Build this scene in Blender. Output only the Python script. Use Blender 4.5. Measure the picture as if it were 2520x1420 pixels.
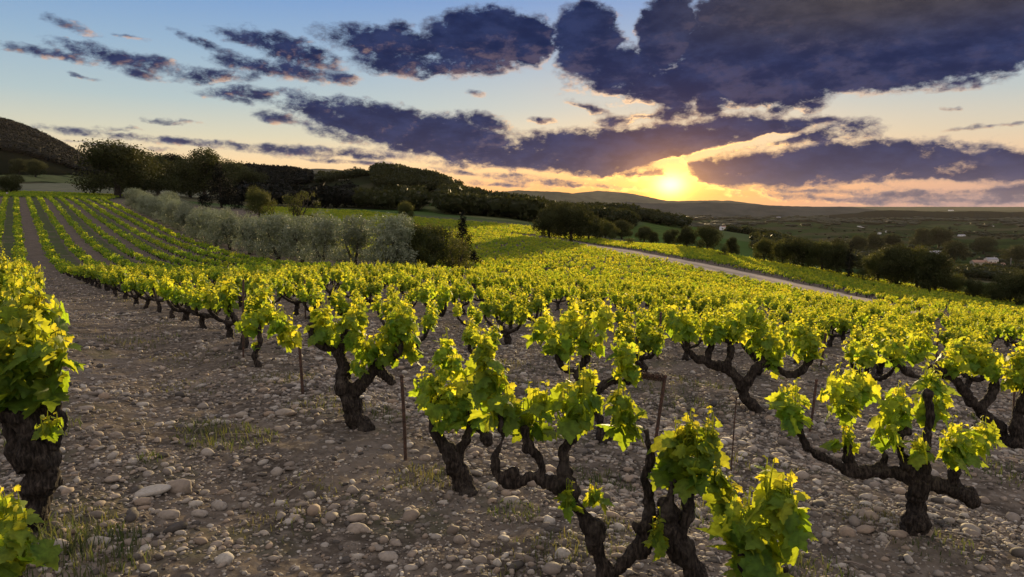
import bpy, math, random
import numpy as np
from math import radians, sin, cos, tan, atan, atan2, pi, sqrt, exp
from mathutils import Vector

for _o in list(bpy.data.objects):
    bpy.data.objects.remove(_o)
S = bpy.context.scene
COL = S.collection

# ---------------------------------------------------------------- camera
FPX = 1680.0                       # focal length in pixels of the 2520 px wide photograph
CAMZ = 0.0                         # all heights are measured from the eye
PITCH = atan(205 / FPX)
cam = bpy.data.cameras.new('camera')
cam.lens = 24.0
cam.sensor_width = 36.0
cam.clip_start = 0.05
cam.clip_end = 90000
camo = bpy.data.objects.new('camera', cam)
COL.objects.link(camo)
camo.location = (0, 0, CAMZ)
camo.rotation_euler = (pi / 2 - PITCH, 0, 0)
S.camera = camo

def ray(px, py):
    """direction (X right, Y forward = 1, Z up) of a pixel of the photograph"""
    a = (px - 1260) / FPX
    b = -(py - 710) / FPX
    cy, sy = cos(PITCH), sin(PITCH)
    y = cy + b * sy
    z = -sy + b * cy
    return a / y, 1.0, z / y

def project(X, Y, Z):
    cy, sy = cos(PITCH), sin(PITCH)
    d = Y * cy - Z * sy
    up = Y * sy + Z * cy
    d = np.maximum(d, 1e-3)
    return 1260 + FPX * X / d, 710 - FPX * up / d

# ---------------------------------------------------------------- sky, sun, exposure
SUNPX = (1650, 455)
_sx, _sy, _sz = ray(*SUNPX)
SUN_AZ = atan2(_sx, _sy)
SUN_EL = atan2(_sz, sqrt(_sx * _sx + 1))
S.view_settings.view_transform = 'Standard'
S.view_settings.look = 'None'
S.view_settings.gamma = 1
S.view_settings.exposure = 0.7
S.view_settings.use_curve_mapping = False

world = bpy.data.worlds.new('World')
S.world = world
world.use_nodes = True
WN = world.node_tree
WN.nodes.clear()

class G:
    """small helper that writes node graphs"""
    def __init__(s, tree): s.t = tree
    def n(s, typ, **kw):
        n = s.t.nodes.new(typ)
        for k, v in kw.items(): setattr(n, k, v)
        return n
    def put(s, sock, v):
        if hasattr(v, 'links') or isinstance(v, bpy.types.NodeSocket): s.t.links.new(v, sock)
        else: sock.default_value = v
    def m(s, op, a, b=None, c=None, clamp=False):
        n = s.n('ShaderNodeMath', operation=op, use_clamp=clamp)
        s.put(n.inputs[0], a)
        if b is not None: s.put(n.inputs[1], b)
        if c is not None: s.put(n.inputs[2], c)
        return n.outputs[0]
    def v(s, op, a, b=None, sc=None):
        n = s.n('ShaderNodeVectorMath', operation=op)
        s.put(n.inputs[0], a)
        if b is not None: s.put(n.inputs[1], b)
        if sc is not None: s.put(n.inputs[3], sc)
        return n.outputs['Value'] if op in ('DOT_PRODUCT', 'LENGTH', 'DISTANCE') else n.outputs['Vector']
    def xyz(s, x, y, z):
        n = s.n('ShaderNodeCombineXYZ')
        for i, q in enumerate((x, y, z)): s.put(n.inputs[i], q)
        return n.outputs[0]
    def sep(s, v):
        n = s.n('ShaderNodeSeparateXYZ'); s.put(n.inputs[0], v); return n.outputs
    def mix(s, f, a, b, typ='MIX', clamp=True):
        n = s.n('ShaderNodeMix', data_type='RGBA', blend_type=typ)
        n.clamp_factor = clamp
        s.put(n.inputs[0], f); s.put(n.inputs[6], a); s.put(n.inputs[7], b)
        return n.outputs[2]
    def smooth(s, v, a, b, lo=0.0, hi=1.0):
        n = s.n('ShaderNodeMapRange', interpolation_type='SMOOTHSTEP')
        s.put(n.inputs[0], v); s.put(n.inputs[1], a); s.put(n.inputs[2], b); s.put(n.inputs[3], lo); s.put(n.inputs[4], hi)
        return n.outputs[0]
    def noise(s, vec, scale, detail=4, rough=0.5, dist=0.0, out=0, dims='3D', lac=2.0):
        n = s.n('ShaderNodeTexNoise', noise_dimensions=dims)
        if vec is not None: s.put(n.inputs['Vector'], vec)
        s.put(n.inputs['Scale'], scale); n.inputs['Detail'].default_value = detail
        n.inputs['Roughness'].default_value = rough; n.inputs['Distortion'].default_value = dist
        n.inputs['Lacunarity'].default_value = lac
        return n.outputs[out]
    def ramp(s, f, stops, interp='LINEAR'):
        n = s.n('ShaderNodeValToRGB'); s.put(n.inputs[0], f)
        cr = n.color_ramp; cr.interpolation = interp
        while len(cr.elements) < len(stops): cr.elements.new(0.5)
        for e, (p, c) in zip(cr.elements, stops):
            e.position = p; e.color = (*c, 1) if len(c) == 3 else c
        return n.outputs[0]

PXA = FPX                          # sky coordinates: azimuth and elevation in units of 1/PXA radian
def sky_xy(px, py):
    x, y, z = ray(px, py)
    return atan2(x, y) * PXA, atan2(z, sqrt(x * x + 1)) * PXA
SKX, SKY = sky_xy(*SUNPX)

# clouds, each an ellipse of the sky: centre, half axes, tilt in degrees
CLOUDS = [
 (2150, 55, 430, 165, 0), (2440, 60, 260, 120, -6), (1880, 150, 240, 110, 8), (1900, 20, 190, 110, 0), (2080, 165, 330, 62, -3), (1700, 205, 300, 48, -2), (1540, 165, 95, 55, 10),
 (1640, 75, 75, 95, 5), (1445, 100, 88, 88, 20), (1448, 30, 40, 32, 0), (1540, 200, 160, 26, 6), (1625, 262, 95, 36, 10), (1750, 255, 40, 42, -20), (1830, 225, 105, 28, -28), (2390, 198, 100, 20, -3),
 (1200, 92, 150, 72, 0), (1310, 100, 60, 62, 0), (960, 108, 165, 40, 6), (1010, 158, 150, 32, 2), (1150, 150, 130, 40, 0), (1215, 30, 28, 26, 0), (985, 75, 40, 22, 0),
 (720, 125, 135, 34, 14), (620, 105, 95, 15, 14), (640, 165, 120, 22, 8), (520, 188, 110, 20, -4), (735, 172, 95, 22, 12), (850, 195, 36, 16, 0),
 (110, 130, 150, 12, 5), (330, 152, 190, 24, 8), (200, 112, 60, 12, 8), (505, 108, 75, 12, 18), (345, 182, 60, 12, 8),
 (165, 60, 62, 14, 14), (615, 228, 112, 17, -2), (580, 245, 40, 12, 10), (320, 90, 36, 6, 4), (425, 300, 66, 7, 3), (300, 317, 62, 5, 0), (1168, 230, 28, 7, 5), (210, 190, 34, 4, 16),
 (900, 285, 255, 34, 8), (1000, 320, 250, 56, 11), (1130, 345, 150, 60, 12), (690, 290, 70, 15, 10), (840, 335, 92, 16, 12), (770, 248, 75, 9, 6), (1190, 305, 80, 28, 14),
 (390, 345, 300, 11, 4), (800, 374, 210, 15, 2), (620, 362, 200, 9, 4), (140, 318, 60, 5, 4),
 (1280, 385, 230, 36, 5), (1500, 372, 280, 58, 2), (1640, 345, 280, 46, -2), (1500, 408, 190, 34, 3), (1880, 322, 250, 38, 4), (1800, 300, 130, 22, -4), (2040, 305, 130, 22, 4), (1920, 258, 48, 30, 0), (1990, 262, 34, 20, 0), (1510, 298, 52, 16, -6), (1130, 405, 90, 10, 4),
 (1900, 422, 215, 44, 3), (1780, 424, 100, 42, 6), (1850, 410, 150, 40, -4), (2080, 400, 300, 55, -2), (2270, 372, 170, 26, -3), (2270, 430, 120, 36, 6), (2470, 425, 135, 66, 4), (2300, 395, 160, 34, 0), (2050, 385, 200, 40, -4), (2400, 395, 60, 26, -20), (2100, 492, 260, 10, 3), (1990, 484, 120, 9, 4), (2260, 478, 200, 12, 2), (1420, 458, 160, 8, 3), (2480, 492, 140, 16, 0), (1250, 455, 110, 7, 4), (860, 398, 120, 6, 3), (300, 360, 110, 5, 4), (2330, 462, 200, 16, 2), (2150, 455, 180, 20, 2),
 (1330, 297, 34, 7, 4), (1450, 264, 55, 12, 20), (1460, 245, 46, 10, 6), (2390, 312, 66, 6, -5), (2490, 305, 40, 5, 3), (2340, 270, 22, 5, 10), (1150, 424, 80, 7, 6), (2330, 490, 230, 8, 2), (2050, 474, 200, 7, 4), (1330, 445, 120, 7, 4), (1240, 432, 110, 6, 3),
]

HOLES = [(1450, 243, 50, 9, 6), (1560, 268, 40, 10, 0), (1705, 388, 40, 5, -14), (1790, 366, 70, 2.5, -12), (1662, 412, 14, 15, 0), (2240, 457, 80, 5, 0)]

def cloud_group():
    gt = bpy.data.node_groups.new('cloud_field', 'ShaderNodeTree')
    gt.interface.new_socket('P', in_out='INPUT', socket_type='NodeSocketVector')
    gt.interface.new_socket('D', in_out='OUTPUT', socket_type='NodeSocketFloat')
    gt.interface.new_socket('base', in_out='OUTPUT', socket_type='NodeSocketFloat')
    g = G(gt)
    gi = g.n('NodeGroupInput'); go = g.n('NodeGroupOutput')
    P = gi.outputs[0]
    # large billows and fine wisps bend the outlines
    q = g.v('MULTIPLY', P, (1 / 60.0, 1 / 34.0, 1.0))
    wn = g.n('ShaderNodeTexNoise', noise_dimensions='3D'); g.put(wn.inputs['Vector'], q); wn.inputs['Scale'].default_value = 1.3; wn.inputs['Detail'].default_value = 4; wn.inputs['Roughness'].default_value = .55
    w = g.v('MULTIPLY', g.v('SUBTRACT', wn.outputs['Color'], (.5, .5, .5)), (50, 24, 0))
    PW = g.v('ADD', P, w)
    acc = None
    for hole, (cx, cy, rx, ry, rot) in [(0, c) for c in CLOUDS] + [(1, c) for c in HOLES]:
        X0, Y0 = sky_xy(cx, cy)
        k = cos(X0 / PXA) ** 2          # the picture stretches the sky towards its sides
        a = radians(-rot)
        ca, sa = cos(a), sin(a)
        rx_ = rx * (k ** .8) * 1.03; ry_ = ry * sqrt(k)
        d1 = g.v('DOT_PRODUCT', PW, (ca / rx_, sa / rx_, -(X0 * ca + Y0 * sa) / rx_))
        d2 = g.v('DOT_PRODUCT', PW, (-sa / ry_, ca / ry_, -(-X0 * sa + Y0 * ca) / ry_))
        q2 = g.m('MULTIPLY_ADD', d2, d2, g.m('MULTIPLY', d1, d1))
        if hole:
            acc = g.m('SMOOTH_MIN', acc, g.m('MULTIPLY_ADD', q2, ry_ * .45, -ry_ * .45 - 4), 8.0); continue
        D = g.m('MULTIPLY_ADD', q2, -ry_ * .5 - 5, ry_ * .5 + 5)
        acc = D if acc is None else g.m('SMOOTH_MAX', acc, D, 5.0)
    fb = g.noise(q, 1.35, 8, .62)
    fb = g.m('ADD', g.m('MULTIPLY', fb, .72), g.m('MULTIPLY', g.noise(g.v('MULTIPLY', PW, (1 / 60.0, 1 / 40.0, 1.0)), 4.5, 5, .62), .28))
    D = g.m('MULTIPLY_ADD', g.m('SUBTRACT', fb, .5), g.smooth(acc, -16, 30, 54, 92), acc)
    gt.links.new(D, go.inputs[0])
    gt.links.new(acc, go.inputs[1])
    return gt

w = G(WN)
tc = w.n('ShaderNodeTexCoord')
X, Y, Z = w.sep(tc.outputs['Generated'])
az = w.m('MULTIPLY', w.m('ARCTAN2', X, Y), PXA)
hyp = w.m('SQRT', w.m('ADD', w.m('MULTIPLY', X, X), w.m('MULTIPLY', Y, Y)))
el = w.m('MULTIPLY', w.m('ARCTAN2', Z, hyp), PXA)
P = w.xyz(az, el, 1.0)
CG = cloud_group()
def cloud(vec):
    n = w.n('ShaderNodeGroup'); n.node_tree = CG; w.put(n.inputs[0], vec); return n.outputs[0], n.outputs[1]
D1, B1 = cloud(P)
# towards the sun, a short way
to_sun = w.xyz(w.m('SUBTRACT', SKX, az), w.m('SUBTRACT', SKY - 40, el), 0.0)
ts = w.v('SCALE', w.v('NORMALIZE', to_sun), None, 13.0)
D2, B2 = cloud(w.v('ADD', P, ts))

sky = w.n('ShaderNodeTexSky', sky_type='NISHITA')
sky.sun_disc = False
sky.sun_elevation = SUN_EL + radians(1.2)
sky.sun_rotation = SUN_AZ
sky.altitude = 150; sky.air_density = 1.0; sky.dust_density = 1.2; sky.ozone_density = 2.2
NISH = w.v('SCALE', sky.outputs[0], None, 0.15)

# evening gradient of the clear sky
elr = w.m('DIVIDE', el, 1400.0)
grad = w.ramp(elr, [(0.0, (.60, .34, .22)), (.035, (.80, .50, .28)), (.07, (.84, .61, .36)), (.11, (.61, .57, .43)), (.165, (.40, .49, .51)), (.24, (.27, .40, .54)), (.33, (.15, .29, .55)), (.55, (.08, .19, .46)), (1.0, (.06, .13, .34))])
gx = w.m('SUBTRACT', az, SKX); gy = w.m('SUBTRACT', el, SKY)
gx2 = w.m('MULTIPLY', gx, gx); gy2 = w.m('MULTIPLY', gy, gy)
rr = w.m('SQRT', w.m('MULTIPLY_ADD', gx2, .45, gy2))
rw = w.m('SQRT', w.m('MULTIPLY_ADD', gx2, .04, gy2))
def ex(r, s, a): return w.m('MULTIPLY', w.m('EXPONENT', w.m('DIVIDE', r, -s)), a)
sunward = w.m('EXPONENT', w.m('DIVIDE', w.m('ABSOLUTE', gx), -1100.0))
clear = w.mix(w.m('MULTIPLY_ADD', sunward, -.15, .15), grad, NISH, 'MIX')
clear = w.mix(.05, clear, NISH, 'ADD')
# brighter, yellower band low towards the sun
band = w.m('MULTIPLY', w.m('EXPONENT', w.m('DIVIDE', w.m('ABSOLUTE', w.m('SUBTRACT', el, 25)), -55.0)), w.m('EXPONENT', w.m('DIVIDE', w.m('ABSOLUTE', gx), -520.0)))
clear = w.mix(band, clear, (1.0, .34, .035, 1), 'MIX')
pale = w.m('MULTIPLY', w.m('EXPONENT', w.m('DIVIDE', rr, -180.0)), .45)
clear = w.mix(pale, clear, (1.0, .50, .10, 1), 'MIX')

dim = w.m('MULTIPLY', w.smooth(az, 350, 1000), w.m('EXPONENT', w.m('DIVIDE', w.m('ABSOLUTE', el), -110.0)))
clear = w.mix(w.m('MULTIPLY', dim, .75), clear, (.40, .27, .28, 1))
# cloud body
alpha = w.m('POWER', w.smooth(D1, -5.0, 16.0), .8)
thick = w.smooth(w.m('MULTIPLY_ADD', B1, .55, w.m('MULTIPLY', D1, .55)), 0.0, 17.0)
rim = w.m('MULTIPLY', w.smooth(D1, 9.0, 2.0), w.smooth(w.m('SUBTRACT', D1, D2), -1.0, 6.0))
lit = w.smooth(w.m('ADD', w.m('MULTIPLY', w.m('SUBTRACT', B1, B2), .75), w.m('MULTIPLY', w.m('SUBTRACT', D1, D2), .28)), 0.0, 8.0)
q = w.v('MULTIPLY', P, (1 / 90.0, 1 / 40.0, 1.0))
vn = w.noise(q, 1.0, 6, .62)
vn2 = w.noise(q, 2.6, 5, .6)
prox = w.m('EXPONENT', w.m('DIVIDE', rr, -260.0))
east = w.smooth(az, 100, 800)                       # the right-hand bank is greyer
darkc = w.mix(w.smooth(vn, .35, .68), (.006, .015, .062, 1), (.020, .034, .105, 1))
greyc = w.mix(w.smooth(vn, .3, .7), (.036, .033, .045, 1), (.064, .056, .066, 1))
hi = w.smooth(el, 300, 430)
body = w.mix(w.m('MULTIPLY', east, hi), darkc, greyc)
warmlow = w.m('MULTIPLY', w.m('EXPONENT', w.m('DIVIDE', w.m('ABSOLUTE', el), -80.0)), .55)
body = w.mix(warmlow, body, (.17, .12, .17, 1))
peach = w.mix(prox, (.66, .40, .26, 1), (1.9, 1.05, .36, 1))
prox2 = w.m('EXPONENT', w.m('DIVIDE', rr, -130.0))
edge = w.mix(prox2, (.13, .17, .26, 1), (2.2, 1.15, .28, 1))
west = w.smooth(az, 300, -700)
litf = w.m('MULTIPLY', lit, w.m('MULTIPLY', w.smooth(vn, .42, .56), w.m('MULTIPLY_ADD', west, .55, .30)), clamp=True)
litf = w.m('MULTIPLY', litf, w.m('MULTIPLY_ADD', thick, w.m('MULTIPLY_ADD', west, .40, -.93), 1.0), clamp=True)
ccol = w.mix(thick, w.mix(.5, edge, body), body)
ccol = w.mix(litf, ccol, peach)
ccol = w.mix(w.m('MULTIPLY', rim, w.m('EXPONENT', w.m('DIVIDE', rr, -140.0)), clamp=True), ccol, (4.5, 2.1, .4, 1))
glowin = ex(rr, 50.0, .9)
ccol = w.mix(1.0, ccol, w.v('SCALE', w.xyz(1.0, .42, .06), None, glowin), 'ADD')
skyc = w.mix(alpha, clear, ccol)
# the sun's glare, held back by cloud
veil = w.m('MULTIPLY_ADD', alpha, -.93, 1.0)
core = w.m('MULTIPLY', w.m('EXPONENT', w.m('DIVIDE', w.m('MULTIPLY_ADD', gx2, .55, gy2), -600.0)), 5.0)
g1 = w.m('ADD', core, ex(w.m('SQRT', w.m('MULTIPLY_ADD', gx2, .35, gy2)), 34.0, 1.3))
g2 = ex(rw, 24.0, .6)
glare = w.v('ADD', w.v('SCALE', w.xyz(1.0, .54, .10), None, g1), w.v('SCALE', w.xyz(1.0, .50, .05), None, g2))
skyc = w.mix(1.0, skyc, w.v('SCALE', glare, None, veil), 'ADD')
# the rest of the sky, behind the camera and below the horizon
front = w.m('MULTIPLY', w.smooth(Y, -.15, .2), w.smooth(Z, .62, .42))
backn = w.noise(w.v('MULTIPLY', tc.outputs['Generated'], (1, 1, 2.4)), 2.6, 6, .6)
back = w.mix(w.smooth(backn, .42, .58), (.40, .47, .62, 1), (1.0, .80, .66, 1))  # unseen rear and overhead cloud, brightened to light the foreground
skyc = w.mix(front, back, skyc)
skyc = w.mix(w.smooth(Z, -.02, -.06), skyc, (.05, .05, .05, 1))
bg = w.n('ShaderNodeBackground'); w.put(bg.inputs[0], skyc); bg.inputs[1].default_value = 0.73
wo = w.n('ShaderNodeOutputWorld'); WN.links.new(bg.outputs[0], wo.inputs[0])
world.cycles.sampling_method = 'MANUAL'
world.cycles.sample_map_resolution = 512

sl = bpy.data.lights.new('sun', 'SUN')
sl.energy = 5.0
sl.angle = radians(.9)
sl.color = (1.0, .74, .38)
slo = bpy.data.objects.new('sun', sl)
COL.objects.link(slo)
_e = SUN_EL + radians(1.2)
sd = Vector((sin(SUN_AZ) * cos(_e), cos(SUN_AZ) * cos(_e), sin(_e)))
slo.rotation_euler = sd.to_track_quat('Z', 'Y').to_euler()
slo.location = (20, 80, 30)

S.cycles.max_bounces = 8
S.cycles.diffuse_bounces = 3
S.cycles.glossy_bounces = 2
S.cycles.transmission_bounces = 4
S.cycles.transparent_max_bounces = 4
S.cycles.use_denoising = True
S.cycles.sample_clamp_indirect = 4
S.cycles.caustics_reflective = False
S.cycles.caustics_refractive = False

# ---------------------------------------------------------------- numeric helpers
RNG = np.random.RandomState(7)
random.seed(7)

def _hash(ix, iy, iz, seed):
    h = (ix.astype(np.int64) * 374761393 + iy.astype(np.int64) * 668265263 + iz.astype(np.int64) * 2147483647 + seed * 1274126177) & 0xffffffff
    h = ((h ^ (h >> 13)) * 1274126177) & 0xffffffff
    h = ((h ^ (h >> 16)) * 2246822519) & 0xffffffff
    return ((h ^ (h >> 15)) & 0xffffff) / float(0xffffff)

def vnoise(x, y, z=None, seed=0):
    x = np.asarray(x, float); y = np.asarray(y, float)
    z = np.zeros_like(x) if z is None else np.asarray(z, float)
    xi, yi, zi = np.floor(x), np.floor(y), np.floor(z)
    xf, yf, zf = x - xi, y - yi, z - zi
    xf = xf * xf * (3 - 2 * xf); yf = yf * yf * (3 - 2 * yf); zf = zf * zf * (3 - 2 * zf)
    r = 0
    for a in (0, 1):
        for b in (0, 1):
            for c in (0, 1):
                wgt = (xf if a else 1 - xf) * (yf if b else 1 - yf) * (zf if c else 1 - zf)
                r = r + wgt * _hash(xi + a, yi + b, zi + c, seed)
    return r * 2 - 1

def fbm(x, y, z=None, oct=4, seed=0, rough=.5):
    s, a, r = 1.0, 1.0, 0
    for i in range(oct):
        r = r + a * vnoise(np.asarray(x) * s, np.asarray(y) * s, None if z is None else np.asarray(z) * s, seed + i * 17)
        s *= 2.03; a *= rough
    return r

def herm(xk, yk, x):
    """smooth monotone-ish interpolation through knots"""
    xk = np.asarray(xk, float); yk = np.asarray(yk, float)
    h = np.diff(xk); d = np.diff(yk) / h
    m = np.empty_like(yk); m[0] = d[0]; m[-1] = d[-1]
    w1 = 2 * h[1:] + h[:-1]; w2 = h[1:] + 2 * h[:-1]
    with np.errstate(divide='ignore', invalid='ignore'):
        mm = (w1 + w2) / (w1 / d[:-1] + w2 / d[1:])
    m[1:-1] = np.where(d[:-1] * d[1:] > 0, mm, 0)
    x = np.clip(x, xk[0], xk[-1])
    i = np.clip(np.searchsorted(xk, x) - 1, 0, len(h) - 1)
    t = (x - xk[i]) / h[i]
    t2, t3 = t * t, t * t * t
    return (2 * t3 - 3 * t2 + 1) * yk[i] + (t3 - 2 * t2 + t) * h[i] * m[i] + (-2 * t3 + 3 * t2) * yk[i + 1] + (t3 - t2) * h[i] * m[i + 1]

# ---------------------------------------------------------------- terrain: heights by bearing and distance
DK = [10, 20, 30, 45, 63, 81, 110, 150, 200, 300, 450, 700, 1000, 1500, 2000, 3000, 5000, 9000, 20000, 60000]
def PL(u, Y): return -1.75 - (.078 * u + .082) * Y
FAR = [-112, -116, -118, -122]
TAB = {
 -1.15: [None, None, -3.0, -3.2, -2.6, -1.0, 2, 6, 10, 15, 25, 45, 80, 190, 310, 380, 200, 0, -60, -100],
 -.75: [-1.98, -2.9, -3.55, -4.65, -5.7, -5.7, -4.2, -1.7, 1.6, 5.6, 14.5, 27, 60, 155, 250, 260, 60] + FAR[1:],
 -.714: [-2.0, -2.9, -3.6, -4.7, -5.8, -5.85, -4.3, -1.8, 1.5, 5.4, 14.2, 26, 57, 143, 228, 240, 40] + FAR[1:],
 -.65: [-2.05, -2.95, -3.65, -4.8, -5.95, -6.1, -4.8, -2.3, 1.0, 4.9, 12.5, 21, 42, 110, 170, 180, 0] + FAR[1:],
 -.571: [-2.12, -2.95, -3.7, -4.9, -6.1, -6.3, -5.2, -2.8, .3, 4, 10, 15, 25, 62, 70, 60, -60] + FAR[1:],
 -.393: [-2.25, -3.1, -3.9, -5.1, -6.2, -6.7, -6.6, -5, -3, -.5, 2, 9, 47, 40, 0, -60, -100] + FAR[1:],
 -.29: [None, None, -3.8, -4.9, -6.05, -6.75, -7.1, -6.2, -4.6, -2.3, 1.0, 16, 36, 20, -20, -80, -105] + FAR[1:],
 -.196: [None, None, -3.75, -4.75, -5.95, -6.8, -7.5, -7, -6, -3.5, 1, 30, 24, -20, -60, -100, -110] + FAR[1:],
 -.10: [None, None, -3.9, -5.0, -6.2, -7.1, -7.8, -7.8, -7, -5.5, 1, 20, 0, -50, -90, -108, -110] + FAR[1:],
 0.0: [None, -3.4, -4.2, -5.4, -6.6, -7.4, -8.1, -8.4, -8.3, -7.5, -4, -8, -38, -80, -100, -110, -112] + FAR[1:],
 .05: [None, None, -4.3, -5.6, -6.9, -7.8, -8.6, -9.2, -9.6, -10, -6, -6, -40, -90, -105, -110, -112] + FAR[1:],
 .143: [None, -3.6, -4.5, -5.9, -7.4, -8.4, -9.5, -10.6, -11.9, -14, -14, -9, -45, -85, -105, -110, -112] + FAR[1:],
 .262: [None, -3.8, -4.8, -6.2, -8.0, -9.4, -11.0, -11.7, -12.7, -20, -22, -22, -52, -84, -98, -108, -111] + FAR[1:],
 .38: [None, None, -5.1, -6.7, -8.6, -10.2, -12.0, -13.4, -17.2, -26, -31, -33, -66, -92, -104, -109, -111] + FAR[1:],
 .5: [None, None, -5.4, -7.1, -9.3, -11.2, -13.4, -15.9, -22, -32, -44, -64, -84, -100, -107, -110, -111] + FAR[1:],
 .62: [None, None, -5.7, -7.6, -9.9, -12.0, -14.9, -18.8, -26, -38, -49, -68, -88, -102, -108, -110, -111] + FAR[1:],
 .75: [None, None, -6, -8.1, -10.5, -12.9, -16.3, -21.6, -30, -43, -55, -74, -92, -104, -108, -110, -111] + FAR[1:],
 1.155: [None, None, -6.9, -9.5, -12.5, -15.4, -20.4, -28.5, -38, -50, -64, -82, -96, -106, -110, -110, -111] + FAR[1:],
}
_us = sorted(TAB)
_LY = np.linspace(math.log(8), math.log(60000), 500)
_cols = []
for u_ in _us:
    z_ = [PL(u_, d) if q is None else q for d, q in zip(DK, TAB[u_])]
    c_ = herm([math.log(8)] + [math.log(d) for d in DK], [PL(u_, 8)] + z_, _LY)
    _cols.append(c_)
_cols = np.array(_cols)
_UG = np.linspace(_us[0], _us[-1], 260)
_TG = np.array([herm(_us, _cols[:, j], _UG) for j in range(len(_LY))]).T       # [u, logY]
def _blur(a, n, axis):
    k = np.hanning(2 * n + 3)[1:-1]; k /= k.sum()
    p = np.apply_along_axis(lambda v: np.convolve(np.pad(v, n, mode='edge'), k, mode='valid'), axis, a)
    return p
_TG = _blur(_blur(_TG, 5, 1), 5, 0)

def height(x, y, detail=True):
    x = np.asarray(x, float); y = np.asarray(y, float)
    r = np.hypot(x, y)
    th = np.arctan2(x, y)
    lim = math.atan(1.155)
    thc = np.clip(th, -math.atan(1.15), lim)
    Yd = np.maximum(r * np.cos(thc), .01)
    u = np.tan(thc)
    fu = (u - _UG[0]) / (_UG[1] - _UG[0])
    fy = (np.log(np.clip(Yd, 8.0, 59999)) - _LY[0]) / (_LY[1] - _LY[0])
    iu = np.clip(fu.astype(int), 0, len(_UG) - 2); iy = np.clip(fy.astype(int), 0, len(_LY) - 2)
    fu = np.clip(fu - iu, 0, 1); fy = np.clip(fy - iy, 0, 1)
    t = (_TG[iu, iy] * (1 - fu) + _TG[iu + 1, iy] * fu) * (1 - fy) + (_TG[iu, iy + 1] * (1 - fu) + _TG[iu + 1, iy + 1] * fu) * fy
    plane = -1.75 - .078 * x - .082 * y
    k = np.clip((Yd - 9) / 8, 0, 1); k = k * k * (3 - 2 * k)
    front = np.clip((y + 30) / 40, 0, 1)
    z = plane * (1 - k) + t * k
    z = np.where(y < 5, np.where(r < 9, plane, z), z)
    if detail:
        # soil thrown up along each vine row, shallow furrows between
        n = .812 * x + .584 * y
        row = np.cos((n - .06) / 2.66 * 2 * pi)
        near = np.clip(1 - r / 60, 0, 1)
        z = z + near * (.045 * row + .05 * fbm(x * .9, y * .9, oct=4, seed=3) + .018 * fbm(x * 5, y * 5, oct=3, seed=5, rough=.6) * np.clip(1 - r / 25, 0, 1))
        z = z + np.clip(r / 600, 0, 1) * np.clip(r / 1500, .2, 2.5) * 3.5 * fbm(x / 260., y / 260., oct=4, seed=9)
    return z

def H(x, y): return float(height(np.array([x]), np.array([y]))[0])

def ground_at(px, py, far=40000):
    dx, _, dz = ray(px, py)
    Ys = np.exp(np.linspace(math.log(1.0), math.log(far), 2600))
    d = dz * Ys - height(dx * Ys, Ys)
    i = np.argmax(d < 0)
    if not (d < 0).any(): i = len(Ys) - 1
    a, b = (Ys[i - 1], Ys[i]) if i > 0 else (Ys[0], Ys[0])
    for _ in range(25):
        c = (a + b) / 2
        if dz * c - H(dx * c, c) < 0: b = c
        else: a = c
    return Vector((dx * b, b, H(dx * b, b)))

# rows of vines: n across the rows, s along them
RN = np.array([.812, .584]); RD = np.array([-.584, .812]); ROW0 = .06; SPC = 2.66

# ---------------------------------------------------------------- mesh helpers
def mesh_np(name, V, F, mats=None, smooth=True, attrs=None, mat_idx=None):
    """V (n,3); F list of arrays (m,k), each of one face size; attrs {name: per-vertex floats or colours}"""
    if not isinstance(F, list): F = [F]
    F = [np.asarray(f, np.int32) for f in F if len(f)]
    me = bpy.data.meshes.new(name)
    me.vertices.add(len(V)); me.vertices.foreach_set('co', np.asarray(V, np.float32).ravel())
    nl = sum(f.size for f in F); nf = sum(len(f) for f in F)
    me.loops.add(nl); me.polygons.add(nf)
    me.loops.foreach_set('vertex_index', np.concatenate([f.ravel() for f in F]))
    tot = np.concatenate([np.full(len(f), f.shape[1], np.int32) for f in F])
    st = np.concatenate([[0], np.cumsum(tot)[:-1]]).astype(np.int32)
    me.polygons.foreach_set('loop_start', st)
    try: me.polygons.foreach_set('loop_total', tot)
    except Exception: pass
    me.update(calc_edges=True)
    me.polygons.foreach_set('use_smooth', np.full(nf, bool(smooth)))
    if attrs:
        for k, a in attrs.items():
            a = np.asarray(a, np.float32)
            if a.ndim == 1:
                at = me.attributes.new(k, 'FLOAT', 'POINT'); at.data.foreach_set('value', a)
            else:
                at = me.attributes.new(k, 'FLOAT_COLOR', 'POINT')
                if a.shape[1] == 3: a = np.hstack([a, np.ones((len(a), 1), np.float32)])
                at.data.foreach_set('color', a.ravel())
    if mats:
        for m in (mats if isinstance(mats, (list, tuple)) else [mats]): me.materials.append(m)
    if mat_idx is not None: me.polygons.foreach_set('material_index', np.asarray(mat_idx, np.int32))
    return me

def obj(name, me, parent=None, loc=None):
    o = bpy.data.objects.new(name, me); COL.objects.link(o)
    if parent is not None: o.parent = parent
    if loc is not None: o.location = loc
    return o

def tag(o, label=None, cat=None, group=None, kind=None):
    if label: o['label'] = label
    if cat: o['category'] = cat
    if group: o['group'] = group
    if kind: o['kind'] = kind
    return o

def empty(name, loc=(0, 0, 0), rz=0.0, sc=1.0):
    o = bpy.data.objects.new(name, None); COL.objects.link(o)
    o.empty_display_size = .2
    o.location = loc; o.rotation_euler = (0, 0, rz); o.scale = (sc, sc, sc) if not hasattr(sc, '__len__') else sc
    return o

def copy_tree(o, loc, rz=0.0, sc=1.0):
    c = o.copy(); COL.objects.link(c)
    c.location = loc; c.rotation_euler = (0, 0, rz); c.scale = (sc, sc, sc) if not hasattr(sc, '__len__') else sc
    for ch in list(o.children):
        d = ch.copy(); COL.objects.link(d); d.parent = c
        for g_ in list(ch.children):
            e = g_.copy(); COL.objects.link(e); e.parent = d
    return c

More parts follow.
